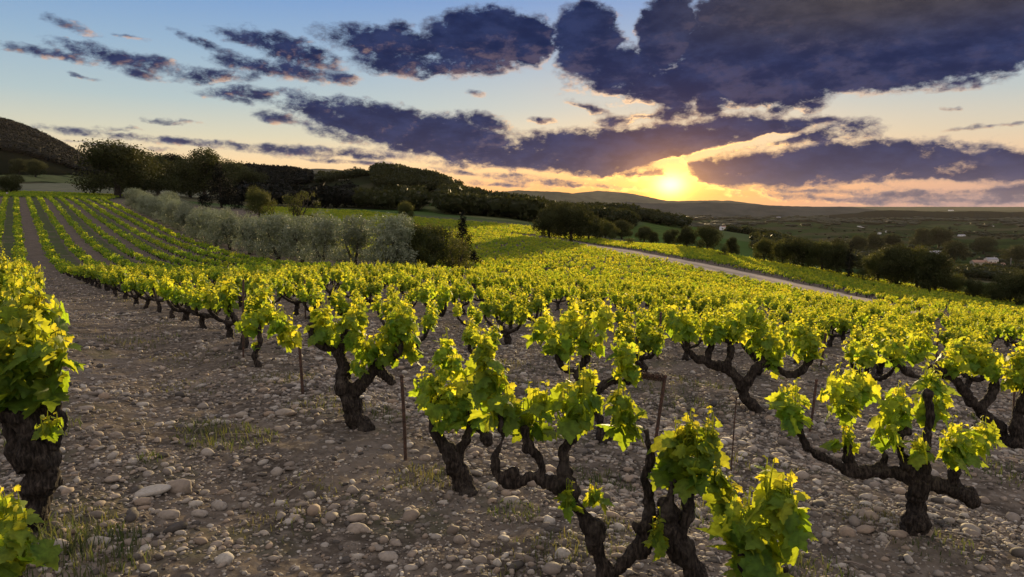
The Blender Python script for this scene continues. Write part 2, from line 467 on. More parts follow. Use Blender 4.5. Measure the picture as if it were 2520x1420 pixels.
class MB:
    """collects pieces into one mesh"""
    def __init__(s): s.V = []; s.T = []; s.Q = []; s.n = 0; s.A = {}
    def add(s, V, T=None, Q=None, **attrs):
        V = np.asarray(V, float)
        s.V.append(V)
        if T is not None and len(T): s.T.append(np.asarray(T, np.int64) + s.n)
        if Q is not None and len(Q): s.Q.append(np.asarray(Q, np.int64) + s.n)
        for k, a in attrs.items():
            a = np.asarray(a, float)
            if a.ndim == 0: a = np.full(len(V), float(a))
            s.A.setdefault(k, []).append(a)
        s.n += len(V)
    def mesh(s, name, mats, smooth=True):
        F = []
        if s.T: F.append(np.concatenate(s.T))
        if s.Q: F.append(np.concatenate(s.Q))
        return mesh_np(name, np.concatenate(s.V), F, mats, smooth, {k: np.concatenate(a) for k, a in s.A.items()})

def resample(P, n, closed=False):
    """Catmull-Rom through points P (k,d) -> n points"""
    P = np.asarray(P, float)
    if len(P) == 2: return P[0] + (P[1] - P[0]) * np.linspace(0, 1, n)[:, None]
    Q = np.vstack([2 * P[0] - P[1], P, 2 * P[-1] - P[-2]])
    t = np.linspace(0, len(P) - 1 - 1e-9, n); i = t.astype(int); f = (t - i)[:, None]
    p0, p1, p2, p3 = Q[i], Q[i + 1], Q[i + 2], Q[i + 3]
    return .5 * ((2 * p1) + (-p0 + p2) * f + (2 * p0 - 5 * p1 + 4 * p2 - p3) * f ** 2 + (-p0 + 3 * p1 - 3 * p2 + p3) * f ** 3)

def tube(P, R, seg=8, knob=0.0, seed=0, cap=True):
    P = np.asarray(P, float); R = np.asarray(R, float) * np.ones(len(P))
    T = np.gradient(P, axis=0); T /= np.linalg.norm(T, axis=1)[:, None] + 1e-9
    a = np.array([1., 0, 0]) if abs(T[0][0]) < .8 else np.array([0, 1., 0])
    N = []
    v = a - T[0] * a.dot(T[0]); v /= np.linalg.norm(v)
    for t in T:
        v = v - t * v.dot(t); v /= np.linalg.norm(v) + 1e-9; N.append(v)
    N = np.array(N); B = np.cross(T, N)
    th = np.linspace(0, 2 * pi, seg, endpoint=False)
    V = P[:, None, :] + R[:, None, None] * (np.cos(th)[None, :, None] * N[:, None, :] + np.sin(th)[None, :, None] * B[:, None, :])
    if knob:
        V2 = V.reshape(-1, 3)
        rr_ = np.repeat(R, seg)
        nn = fbm(V2[:, 0] * 9, V2[:, 1] * 9, V2[:, 2] * 9, oct=3, seed=seed)
        C = np.repeat(P, seg, axis=0)
        V = (C + (V2 - C) * (1 + knob * nn[:, None])).reshape(V.shape)
    n = len(P)
    i = np.arange(n - 1)[:, None] * seg; j = np.arange(seg)[None, :]; j2 = (j + 1) % seg
    Q = np.stack([i + j, i + j2, i + seg + j2, i + seg + j], -1).reshape(-1, 4)
    V = V.reshape(-1, 3)
    Tt = None
    if cap:
        V = np.vstack([V, P[0] - T[0] * R[0] * .5, P[-1] + T[-1] * R[-1] * .6])
        c0, c1 = n * seg, n * seg + 1
        jj = np.arange(seg)
        Tt = np.vstack([np.stack([np.full(seg, c0), (jj + 1) % seg, jj], -1), np.stack([np.full(seg, c1), (n - 1) * seg + jj, (n - 1) * seg + (jj + 1) % seg], -1)])
    return V, Tt, Q

def box(cx, cy, cz, sx, sy, sz):
    v = np.array([[x, y, z] for x in (-.5, .5) for y in (-.5, .5) for z in (-.5, .5)]) * (sx, sy, sz) + (cx, cy, cz)
    q = np.array([[0, 1, 3, 2], [4, 6, 7, 5], [0, 4, 5, 1], [2, 3, 7, 6], [0, 2, 6, 4], [1, 5, 7, 3]])
    return v, q

def icos(sub=1):
    t = (1 + 5 ** .5) / 2
    v = np.array([[-1, t, 0], [1, t, 0], [-1, -t, 0], [1, -t, 0], [0, -1, t], [0, 1, t], [0, -1, -t], [0, 1, -t], [t, 0, -1], [t, 0, 1], [-t, 0, -1], [-t, 0, 1]], float)
    v /= np.linalg.norm(v[0])
    f = [[0, 11, 5], [0, 5, 1], [0, 1, 7], [0, 7, 10], [0, 10, 11], [1, 5, 9], [5, 11, 4], [11, 10, 2], [10, 7, 6], [7, 1, 8], [3, 9, 4], [3, 4, 2], [3, 2, 6], [3, 6, 8], [3, 8, 9], [4, 9, 5], [2, 4, 11], [6, 2, 10], [8, 6, 7], [9, 8, 1]]
    v = list(map(tuple, v))
    for _ in range(sub):
        mid = {}; nf = []
        def mp(a, b):
            k = (min(a, b), max(a, b))
            if k not in mid:
                q = np.array(v[a]) + np.array(v[b]); q /= np.linalg.norm(q); mid[k] = len(v); v.append(tuple(q))
            return mid[k]
        for a, b, c in f:
            x, y, z = mp(a, b), mp(b, c), mp(c, a); nf += [[a, x, z], [b, y, x], [c, z, y], [x, y, z]]
        f = nf
    return np.array(v), np.array(f)
ICO1 = icos(1); ICO2 = icos(2); ICO0 = icos(0); ICO3 = icos(3)

# ---------------------------------------------------------------- materials
def mat(name):
    m = bpy.data.materials.new(name); m.use_nodes = True
    g = G(m.node_tree); m.node_tree.nodes.clear()
    out = g.n('ShaderNodeOutputMaterial')
    return m, g, out
def principled(g, out, col, rough=.8, bump=None, spec=.3, link=True):
    b = g.n('ShaderNodeBsdfPrincipled')
    g.put(b.inputs['Base Color'], col if isinstance(col, bpy.types.NodeSocket) else (*col, 1))
    g.put(b.inputs['Roughness'], rough); b.inputs['Specular IOR Level'].default_value = spec
    if bump is not None: g.t.links.new(bump, b.inputs['Normal'])
    if link: g.t.links.new(b.outputs[0], out.inputs[0])
    return b
def bumpn(g, h, strength=.5, dist=.02):
    n = g.n('ShaderNodeBump'); g.put(n.inputs['Height'], h); n.inputs['Strength'].default_value = strength; n.inputs['Distance'].default_value = dist
    return n.outputs[0]
def attr(g, name, out='Fac'):
    n = g.n('ShaderNodeAttribute', attribute_name=name); return n.outputs[out]

def leaf_mat(name, dark, light, trans, young=None, twt=.45, rough=.45, spec=.35, objvar=.0, mottled=0.0):
    """thin leaf: some light is reflected, some comes through"""
    m, g, out = mat(name)
    t = attr(g, 'tint')
    col = g.mix(t, (*dark, 1), (*light, 1))
    tr = g.mix(t, (*trans, 1), (*(young or trans), 1))
    if mottled:
        mo = g.smooth(g.noise(g.n('ShaderNodeTexCoord').outputs['Object'], mottled, 3, .6), .3, .7, .72, 1.22)
        col = g.v('SCALE', col, None, mo); tr = g.v('SCALE', tr, None, mo)
    if objvar:
        oi = g.n('ShaderNodeObjectInfo')
        f = g.m('MULTIPLY_ADD', oi.outputs['Random'], objvar, 1 - objvar / 2)
        col = g.v('SCALE', col, None, f); tr = g.v('SCALE', tr, None, f)
    b = principled(g, out, col, rough, spec=spec, link=False)
    tl = g.n('ShaderNodeBsdfTranslucent'); g.put(tl.inputs[0], tr)
    mx = g.n('ShaderNodeMixShader'); mx.inputs[0].default_value = twt
    g.t.links.new(b.outputs[0], mx.inputs[1]); g.t.links.new(tl.outputs[0], mx.inputs[2])
    g.t.links.new(mx.outputs[0], out.inputs[0])
    return m

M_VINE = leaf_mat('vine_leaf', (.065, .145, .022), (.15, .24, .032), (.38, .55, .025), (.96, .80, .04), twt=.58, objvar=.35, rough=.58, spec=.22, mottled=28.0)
M_SHOOT, _g, _o = mat('green_shoot'); principled(_g, _o, (.16, .22, .05), .5)
def bark_mat(name, c1, c2, sc=30.0):
    m, g, out = mat(name)
    tc_ = g.n('ShaderNodeTexCoord').outputs['Object']
    n1 = g.noise(g.v('MULTIPLY', tc_, (1, 1, .28)), sc * 2.2, 6, .65, .4)
    n2 = g.noise(tc_, sc * .35, 3)
    c = g.mix(g.smooth(n1, .38, .72), (*c1, 1), (*c2, 1))
    n3 = g.noise(tc_, sc * .2, 3)
    c = g.mix(g.m('MULTIPLY', g.smooth(n3, .55, .68), .45), c, (c2[0] * 1.3, c2[1] * 1.4, c2[2] * 1.45, 1))
    c = g.mix(g.smooth(n2, .3, .7, 0, .45), c, (c1[0] * .5, c1[1] * .5, c1[2] * .5, 1))
    principled(g, out, c, .9, bumpn(g, n1, 1.0, .012), .15)
    return m
M_BARK = bark_mat('vine_bark', (.014, .011, .009), (.085, .068, .055))
M_TBARK = bark_mat('tree_bark', (.035, .028, .022), (.09, .075, .06), 4.0)

def soil_nodes(g, pos):
    """stony brown soil: clods, gravel, pale pebbles"""
    n1 = g.noise(pos, 1.1, 6, .6); n2 = g.noise(pos, 11.0, 5, .65)
    c = g.mix(g.smooth(n1, .35, .65), (.050, .042, .034, 1), (.125, .103, .082, 1))
    c = g.mix(g.smooth(n2, .4, .75), c, (.17, .145, .12, 1))
    vo = g.n('ShaderNodeTexVoronoi', feature='F1'); g.put(vo.inputs['Vector'], pos); vo.inputs['Scale'].default_value = 21.0; vo.inputs['Randomness'].default_value = 1
    vc = g.sep(vo.outputs['Color'])
    peb = g.m('MULTIPLY', g.smooth(vo.outputs['Distance'], .38, .30), g.smooth(vc[0], .45, .5))
    pc = g.mix(vc[1], (.10, .085, .07, 1), (.26, .235, .20, 1))
    c = g.mix(peb, c, pc)
    h = g.m('ADD', g.m('MULTIPLY', n2, .5), g.m('MULTIPLY', peb, g.m('SUBTRACT', .6, vo.outputs['Distance'])))
    return c, h

# ---------------------------------------------------------------- ground: one sheet to the horizon
def make_ground():
    th = np.concatenate([np.linspace(-pi, -.80, 60, endpoint=False), np.linspace(-.80, .80, 620, endpoint=False), np.linspace(.80, pi, 60, endpoint=False)])
    r = [0.25]
    while r[-1] < 60000:
        q = r[-1]
        r.append(q * (1.03 if q < 2 else 1.0065 if q < 16 else 1.013 if q < 300 else 1.016 if q < 8000 else 1.06))
    r = np.array(r)
    R_, T_ = np.meshgrid(r, th, indexing='ij')
    x = R_ * np.sin(T_); y = R_ * np.cos(T_)
    z = height(x.ravel(), y.ravel()).reshape(x.shape)
    nr, nt = x.shape
    V = np.stack([x.ravel(), y.ravel(), z.ravel()], -1)
    V = np.vstack([V, [0, 0, H(0, 0)]])
    i = np.arange(nr - 1)[:, None] * nt; j = np.arange(nt)[None, :]; j2 = (j + 1) % nt
    Q = np.stack([i + j, i + nt + j, i + nt + j2, i + j2], -1).reshape(-1, 4)
    c = nr * nt
    jj = np.arange(nt)
    T = np.stack([np.full(nt, c), jj, (jj + 1) % nt], -1)
    m, g, out = mat('ground_soil_and_fields')
    pos = g.n('ShaderNodeNewGeometry').outputs['Position']
    sx, sy, sz = g.sep(pos)
    dist = g.v('LENGTH', pos)
    c1, h1 = soil_nodes(g, pos)
    # weeds and grass between the rows
    nrm = g.m('ADD', g.m('MULTIPLY', sx, .812), g.m('MULTIPLY', sy, .584))
    lane = g.m('DIVIDE', g.m('SUBTRACT', nrm, .06), 2 * 2.66)
    strip = g.smooth(g.m('COSINE', g.m('MULTIPLY', g.m('ADD', lane, .25), 2 * pi)), .35, .8)
    gn = g.noise(pos, .35, 5, .6)
    leftf = g.smooth(g.m('SUBTRACT', nrm, 0.0), 26, 22)
    fars = g.smooth(dist, 45, 70)
    grassy = g.m('MULTIPLY', g.m('MULTIPLY', strip, leftf), g.m('MULTIPLY', fars, g.smooth(gn, .3, .5)))
    c1 = g.mix(g.m('MULTIPLY', fars, .55), c1, (.115, .095, .08, 1))
    c1 = g.mix(g.m('MULTIPLY', grassy, .8), c1, (.055, .075, .030, 1))
    wn_ = g.noise(pos, .9, 5, .65)
    c1 = g.mix(g.m('MULTIPLY', g.smooth(wn_, .56, .66), .5), c1, (.05, .055, .03, 1))
    # fields and scrub of the country beyond
    vo = g.n('ShaderNodeTexVoronoi', feature='F1', distance='CHEBYCHEV'); g.put(vo.inputs['Vector'], g.v('MULTIPLY', g.v('ADD', pos, g.v('SCALE', g.noise(pos, .004, 2, out=1), None, 60.0)), (.7, 1.0, 0))); vo.inputs['Scale'].default_value = 1 / 210.0
    vc = g.sep(vo.outputs['Color'])
    fc = g.ramp(vc[0], [(0, (.028, .050, .018)), (.3, (.045, .080, .024)), (.5, (.035, .062, .022)), (.7, (.070, .095, .042)), (.85, (.085, .082, .05)), (1, (.04, .075, .024))], 'CONSTANT')
    fn = g.noise(pos, .02, 5, .6)
    fc = g.mix(g.smooth(fn, .3, .7, 0, .35), fc, (.035, .045, .022, 1))
    fc = g.mix(g.m('MULTIPLY', g.smooth(sz, 6, 24), g.smooth(dist, 380, 480)), fc, (.016, .018, .010, 1))
    fc = g.v('SCALE', fc, None, g.smooth(dist, 500, 1000, 1.0, .55))
    far = g.smooth(dist, 240, 330)
    col = g.mix(far, c1, fc)
    bs = bumpn(g, h1, .9, .03)
    principled(g, out, col, 1.0, bs, .0)
    me = mesh_np('ground', V, [T, Q], m, True)
    o = obj('ground', me); tag(o, kind='structure')
    return o
make_ground()

# ribbons and patches of land that lie on the ground sheet
def patch(name, poly_px, mt, step, lift=.05, kind='structure'):
    """a field whose outline is given on the ground"""
    P = np.array([ground_at(*p)[:2] for p in poly_px])
    x0, y0 = P.min(0); x1, y1 = P.max(0)
    nx = int(min(260, max(8, (x1 - x0) / step))); ny = int(min(260, max(8, (y1 - y0) / step)))
    gx_, gy_ = np.meshgrid(np.linspace(x0, x1, nx), np.linspace(y0, y1, ny), indexing='ij')
    ins = inside(P, gx_.ravel(), gy_.ravel()).reshape(gx_.shape)
    z = height(gx_.ravel(), gy_.ravel()).reshape(gx_.shape) + lift
    ok = ins[:-1, :-1] & ins[1:, :-1] & ins[1:, 1:] & ins[:-1, 1:]
    ii, jj = np.nonzero(ok)
    if not len(ii): return None
    Q = np.stack([ii * ny + jj, (ii + 1) * ny + jj, (ii + 1) * ny + jj + 1, ii * ny + jj + 1], -1)
    V = np.stack([gx_.ravel(), gy_.ravel(), z.ravel()], -1)
    used = np.unique(Q); mp = np.full(len(V), -1); mp[used] = np.arange(len(used))
    o = obj(name, mesh_np(name, V[used], mp[Q], mt, True)); tag(o, kind=kind)
    return o

def inside(P, x, y):
    r = np.zeros(len(x), bool); n = len(P); j = n - 1
    for i in range(n):
        xi, yi = P[i]; xj, yj = P[j]
        c = ((yi > y) != (yj > y)) & (x < (xj - xi) * (y - yi) / (yj - yi + 1e-12) + xi)
        r ^= c; j = i
    return r

def field_mat(name, c1, c2, sc=.05, stripe=0.0, ang=0.0):
    m, g, out = mat(name)
    pos = g.n('ShaderNodeNewGeometry').outputs['Position']
    n = g.noise(pos, sc, 6, .65)
    c = g.mix(g.smooth(n, .3, .7), (*c1, 1), (*c2, 1))
    if stripe:
        d = g.v('DOT_PRODUCT', pos, (cos(ang), sin(ang), 0))
        s = g.smooth(g.m('SINE', g.m('MULTIPLY', d, 2 * pi / stripe)), -.2, .6, 0, .5)
        c = g.mix(s, c, (c1[0] * .45, c1[1] * .5, c1[2] * .5, 1))
    principled(g, out, c, 1.0, bumpn(g, g.noise(pos, .8, 4), .6, .3), .0)
    return m

# dirt road
ROADPX = [(1315, 585), (1345, 588), (1410, 597), (1500, 613), (1600, 632), (1700, 650), (1830, 678), (1960, 706), (2060, 728), (2135, 748), (2200, 764)]
RP = np.array([ground_at(*p)[:2] for p in ROADPX])
_d = RP[-1] - RP[-2]; _d /= np.linalg.norm(_d)
RP = np.vstack([RP, RP[-1] + _d * 3, RP[-1] + _d * 7])
_d0 = RP[0] - RP[1]; _d0 /= np.linalg.norm(_d0)
RPTS = resample(RP, 160)
ROADW = 10.0
def make_road():
    T = np.gradient(RPTS, axis=0); T /= np.linalg.norm(T, axis=1)[:, None]
    N = np.stack([-T[:, 1], T[:, 0]], -1)
    off = np.linspace(-.5, .5, 9)
    wd = ROADW * (1 + .12 * vnoise(np.arange(160) * .3, np.zeros(160), seed=4)) * np.interp(np.linspace(0, 1, 160), [0, .55, .78, 1], [1, 1, .55, .5])
    XY = RPTS[:, None, :] + N[:, None, :] * (off[None, :] * wd[:, None])[..., None]
    z = height(XY[..., 0].ravel(), XY[..., 1].ravel()).reshape(XY.shape[:2]) + .07 - .05 * np.abs(off)[None, :]
    V = np.concatenate([XY, z[..., None]], -1).reshape(-1, 3)
    i = np.arange(159)[:, None] * 9; j = np.arange(8)[None, :]
    Q = np.stack([i + j, i + j + 1, i + 9 + j + 1, i + 9 + j], -1).reshape(-1, 4)
    m, g, out = mat('pale_dirt')
    pos = g.n('ShaderNodeNewGeometry').outputs['Position']
    a = attr(g, 'across')
    n = g.noise(pos, 1.2, 6, .65); n2 = g.noise(pos, 9.0, 4, .6)
    c = g.mix(g.smooth(n, .3, .7), (.38, .305, .225, 1), (.54, .45, .35, 1))
    rut = g.m('ABSOLUTE', g.m('SUBTRACT', g.m('ABSOLUTE', a), .26))
    c = g.mix(g.smooth(rut, .02, .10, 0, .35), c, (.30, .25, .19, 1))
    c = g.mix(g.m('MULTIPLY', g.smooth(g.m('ABSOLUTE', a), .10, .03), g.smooth(n, .35, .6, 0, .55)), c, (.13, .13, .07, 1))
    c = g.mix(g.smooth(g.m('ADD', g.m('ABSOLUTE', a), g.m('MULTIPLY', g.m('SUBTRACT', n2, .5), .25)), .40, .5, 0, .8), c, (.075, .07, .04, 1))
    principled(g, out, c, 1.0, bumpn(g, n2, .6, .05), .0)
    o = obj('dirt_road', mesh_np('dirt_road', V, Q, m, True, {'across': np.tile(off, 160)})); tag(o, kind='structure')
make_road()
def road_dist(x, y):
    d = np.full(len(x), 1e9)
    for p in RPTS[::2]: d = np.minimum(d, np.hypot(x - p[0], y - p[1]))
    return d

# fields seen beyond the left vineyard
M_F1 = field_mat('fallow_field', (.10, .11, .075), (.15, .15, .105), .08)
M_F2 = field_mat('green_field', (.045, .075, .022), (.085, .12, .035), .06, 5.0, .5)
M_F3 = field_mat('pale_green_field', (.08, .10, .045), (.12, .13, .06), .05, 6.0, 1.0)
M_F4 = field_mat('young_crop', (.05, .085, .025), (.07, .11, .032), .03)
patch('fallow_field', [(-60, 474), (-60, 452), (60, 452), (240, 456), (560, 462), (640, 474), (300, 478), (140, 476)], M_F1, 4)
patch('pale_field', [(-60, 449), (-60, 432), (60, 430), (200, 434), (300, 440), (240, 451), (60, 449)], M_F3, 5)
patch('green_slope', [(60, 428), (60, 404), (160, 396), (240, 394), (330, 410), (300, 430), (200, 431)], M_F2, 8)
patch('hill_meadow', [(700, 438), (760, 433), (900, 431), (940, 448), (900, 462), (820, 460), (730, 446)], M_F4, 5)
patch('pale_meadow', [(1010, 508), (1060, 506), (1180, 520), (1330, 545), (1310, 552), (1200, 540), (1080, 526)], M_F3, 3)
patch('valley_field', [(1540, 560), (1700, 552), (1760, 560), (1760, 585), (1680, 592), (1580, 578)], M_F2, 6)

# ---------------------------------------------------------------- vine leaves, shoots, wood
def _leaf_outline(lod):
    if lod == 0:
        h = [(0, .0), (.05, -.07), (.16, -.13), (.27, -.08), (.36, -.10), (.41, .03), (.53, .10), (.45, .18), (.37, .25), (.52, .34), (.47, .44), (.50, .55), (.36, .55), (.25, .60), (.24, .74), (.13, .80), (.08, .93)]
        pts = h + [(0, 1.02)] + [(-x, y) for x, y in h[:0:-1]]
    elif lod == 1:
        h = [(0, .02), (.22, -.12), (.5, .08), (.38, .25), (.5, .48), (.24, .66)]
        pts = h + [(0, 1.0)] + [(-x, y) for x, y in h[:0:-1]]
    else:
        pts = [(0, -.05), (.48, .15), (.33, .72), (0, 1.0), (-.33, .72), (-.48, .15)]
    return np.array(pts)

_LT = {}
for _l in (0, 1, 2):
    o_ = _leaf_outline(_l)
    if _l < 2:
        c_ = np.array([[0, .30], [0, .66]])
        P2 = np.vstack([c_, o_])
        n_ = len(o_)
        tr_ = []
        for i_ in range(n_):
            j_ = (i_ + 1) % n_
            mid = (o_[i_][1] + o_[j_][1]) / 2
            tr_.append([0 if mid < .52 else 1, 2 + i_, 2 + j_])
        # fill between the two centres
        k1 = [i_ for i_ in range(n_) if ((o_[i_][1] + o_[(i_ + 1) % n_][1]) / 2 < .52) != ((o_[(i_ + 1) % n_][1] + o_[(i_ + 2) % n_][1]) / 2 < .52)]
        for i_ in k1: tr_.append([0, 2 + (i_ + 1) % n_, 1])
        T2 = np.array(tr_)
        a_, b_, c2_ = P2[T2[:, 0]], P2[T2[:, 1]], P2[T2[:, 2]]
        cr_ = (b_[:, 0] - a_[:, 0]) * (c2_[:, 1] - a_[:, 1]) - (b_[:, 1] - a_[:, 1]) * (c2_[:, 0] - a_[:, 0])
        T2[cr_ < 0] = T2[cr_ < 0][:, ::-1]
    else:
        P2 = o_; T2 = np.array([[0, 1, 2], [0, 2, 3], [0, 3, 4], [0, 4, 5]])
    _LT[_l] = (P2, T2)

def norm(v): return v / (np.linalg.norm(v, axis=-1, keepdims=True) + 1e-9)

def add_leaves(mb, C, Nr, Tip, size, tint, lod=0, rng=RNG):
    P2, T2 = _LT[lod]
    n = len(C)
    if n == 0: return
    Nr = norm(Nr); Tip = norm(Tip - Nr * (Tip * Nr).sum(-1, keepdims=True)); Sd = np.cross(Tip, Nr)
    x = P2[:, 0][None, :]; y = P2[:, 1][None, :]
    fold = rng.uniform(-.15, .55, n)[:, None]; cur = rng.uniform(.0, .6, n)[:, None]; tw = rng.uniform(-.3, .3, n)[:, None]
    z = -fold * np.abs(x) * .8 - cur * (y - .2) ** 2 + tw * x * y + .05 * np.sin(x * 14 + fold * 20) * (np.abs(x) > .3)
    s = size[:, None]
    V = C[:, None, :] + (s * x)[..., None] * Sd[:, None, :] + (s * y)[..., None] * Tip[:, None, :] + (s * z)[..., None] * Nr[:, None, :]
    k = len(P2)
    T = (np.arange(n)[:, None, None] * k + T2[None]).reshape(-1, 3)
    mb.add(V.reshape(-1, 3), T=T, tint=np.repeat(tint, k))

def clump(lf, st, C, rx, rz, ry=None, size=.105, dens=1.0, lod=0, rng=RNG, tips=3, young=0.0):
    """leafy shoots springing from one spur: C centre, rx / ry / rz half sizes in metres"""
    ry = ry or rx * .9
    C = np.asarray(C, float)
    ax = np.array([rx, ry, rz])
    if rng.uniform() < .5: young = young + rng.uniform(-.15, .15)
    # shoots
    ns = max(3, int(2 + rx / .045))
    root = C - np.array([0, 0, rz * .85])
    for k in range(ns + tips):
        a = rng.uniform(0, 2 * pi); q = rng.uniform(.1, .85)
        up = 1.0
        if k >= ns: up = rng.uniform(1.2, 2.0); q = rng.uniform(.1, .7)
        e = C + ax * np.array([cos(a) * q, sin(a) * q, up * sqrt(max(.1, 1 - q * q * .6))])
        m_ = (root + e) / 2 + ax * np.array([cos(a), sin(a), 0]) * .25
        P_ = resample([root, m_, e], 8)
        if st is not None:
            v, t, qd = tube(P_, np.linspace(.0045, .0018, 8), 5); st.add(v, T=t, Q=qd, tint=.45)
        L = np.linalg.norm(np.diff(P_, axis=0), axis=1).sum()
        nl = max(3, int(L / .05))
        t_ = np.linspace(.25, 1, nl)
        Pl = resample(P_, 40)[(t_ * 39).astype(int)]
        an = np.arange(nl) * 2.4 + a + rng.uniform(-.4, .4, nl)
        out = np.stack([np.cos(an), np.sin(an), rng.uniform(-.1, .6, nl)], -1)
        sz = size * (1.1 - .75 * t_ ** 1.5) * rng.uniform(.75, 1.2, nl)
        if k >= ns: sz *= .62
        c_ = Pl + norm(out) * sz[:, None] * .45
        if st is not None and lod == 0:
            for p0, p1 in zip(Pl, c_):
                v, t, qd = tube(np.array([p0, (p0 + p1) / 2 + [0, 0, .006], p1]), [.0018, .0013, .0012], 3, cap=False); st.add(v, Q=qd, tint=.5)
        nr = out * .5 + rng.normal(0, .35, (nl, 3)) + [0, 0, .55]
        tip = out + rng.normal(0, .3, (nl, 3)) + np.stack([0 * t_, 0 * t_, t_ * 1.0 - .9], -1)
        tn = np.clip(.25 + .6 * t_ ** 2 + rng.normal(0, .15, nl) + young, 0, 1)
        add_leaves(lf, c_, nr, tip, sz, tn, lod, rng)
    # the mass of leaves between the shoots
    area = 4 * pi * ((rx * ry) ** 1.6 / 3 + (rx * rz) ** 1.6 / 3 + (ry * rz) ** 1.6 / 3) ** (1 / 1.6)
    n = int(dens * .88 * area / (.75 * size * size))
    d = norm(rng.normal(0, 1, (n, 3)))
    rad = rng.uniform(.35, 1.0, n) ** .6
    lump = 1 + .42 * vnoise(d[:, 0] * 2.2 + C[0] * 7, d[:, 1] * 2.2 + C[1] * 7, d[:, 2] * 2.2, seed=int(rng.randint(1000)))
    p = C + d * ax * (rad * lump)[:, None]
    hz = d[:, 2] * rad
    nr = d * [1, 1, .5] + [0, 0, .25] + rng.normal(0, .38, (n, 3))
    tip = d * .5 + rng.normal(0, .35, (n, 3)) + np.stack([0 * hz, 0 * hz, -.9 + np.clip(hz, 0, 1) * 1.1], -1)
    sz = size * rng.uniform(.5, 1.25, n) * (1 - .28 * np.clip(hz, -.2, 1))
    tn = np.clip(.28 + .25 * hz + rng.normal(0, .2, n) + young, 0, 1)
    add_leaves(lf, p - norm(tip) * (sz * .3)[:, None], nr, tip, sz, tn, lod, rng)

def wood(segs, name, mt, voxel=.009, seed=0, rough=.014, freq=34.0):
    """segs: list of (points (k,3), radii (k,)) melted into one gnarled surface"""
    mb = MB()
    for k, (P_, R_) in enumerate(segs):
        P_ = np.asarray(P_, float); n = max(6, len(P_) * 6)
        Q_ = resample(np.hstack([P_, np.asarray(R_, float)[:, None]]), n)
        w_ = np.stack([vnoise(np.arange(n) * .35, np.full(n, k * 3.3 + i * 9), seed=seed) for i in range(3)], -1)
        r_ = np.maximum(Q_[:, 3], .004)
        Pn = Q_[:, :3] + w_ * r_[:, None] * .35
        r_ = r_ * (1 + .22 * vnoise(np.arange(n) * .7, np.full(n, k * 1.7), seed=seed + 5))
        v, t, q = tube(Pn, r_, 10, knob=.30, seed=seed + k)
        mb.add(v, T=t, Q=q)
    me = mb.mesh(name + '_raw', None)
    o = bpy.data.objects.new('tmp', me); COL.objects.link(o)
    md = o.modifiers.new('r', 'REMESH'); md.mode = 'VOXEL'; md.voxel_size = voxel; md.use_smooth_shade = True
    dg = bpy.context.evaluated_depsgraph_get()
    ev = o.evaluated_get(dg)
    m2 = bpy.data.meshes.new_from_object(ev)
    bpy.data.objects.remove(o); bpy.data.meshes.remove(me)
    m2.name = name
    n = len(m2.vertices)
    co = np.empty(n * 3, np.float32); m2.vertices.foreach_get('co', co); co = co.reshape(-1, 3)
    no = np.empty(n * 3, np.float32); m2.vertices.foreach_get('normal', no); no = no.reshape(-1, 3)
    f1 = 1 - np.abs(fbm(co[:, 0] * freq, co[:, 1] * freq, co[:, 2] * freq * .3, oct=3, seed=seed + 2))
    f2 = fbm(co[:, 0] * 13, co[:, 1] * 13, co[:, 2] * 13, oct=2, seed=seed + 3)
    co = co + no * ((f1 - .6) * rough + f2 * rough * .9)[:, None]
    m2.vertices.foreach_set('co', co.ravel()); m2.update()
    m2.polygons.foreach_set('use_smooth', np.ones(len(m2.polygons), bool))
    m2.materials.clear(); m2.materials.append(mt)
    return m2

VINES = []        # (x, y) of every single vine already standing
HEROES = []

def at(px, py, Yd):
    dx, _, dz = ray(px, py)
    return np.array([dx * Yd, Yd, dz * Yd])

def hero(label, base, segs, clumps, dY=None, size=.115, lod=0, young=0.0, seed=0):
    """one vine of the foreground; its limbs and tufts are read off the photograph and stand at their own depths"""
    rng = np.random.RandomState(seed + 100)
    b = ground_at(*base)
    Y0 = dY or b.y
    k = Y0 / FPX
    root = empty('grapevine', (b.x, b.y, b.z))
    off = np.array(b)
    S_ = []
    for sg in segs:
        P_ = []; R_ = []
        for q in sg:
            px, py, r = q[:3]; o_ = q[3] if len(q) > 3 else 0
            p = at(px, py, Y0 + o_) - off
            P_.append(p); R_.append(r * k * (.74 if base[1] > 1400 else .84))
        S_.append((P_, R_))
    tr = obj('trunk', wood(S_, 'vine_wood', M_BARK, voxel=max(.006, k * 2.6), seed=seed), root)
    lf = MB(); st = lf
    for q in clumps:
        px, py, rx, rz = q[:4]; o_ = q[4] if len(q) > 4 else 0; sz = q[5] if len(q) > 5 else size
        C = at(px, py, Y0 + o_) - off
        clump(lf, st, C, rx * k * .92, rz * k * .92, min(rx, 80) * k * .9, sz, 1.0, lod, rng, young=young)
    obj('foliage', lf.mesh('vine_foliage', M_VINE, True), root)
    tag(root, label, 'grapevine', 'old bush vines in the vineyard')
    VINES.append((b.x, b.y)); HEROES.append(root)
    return root

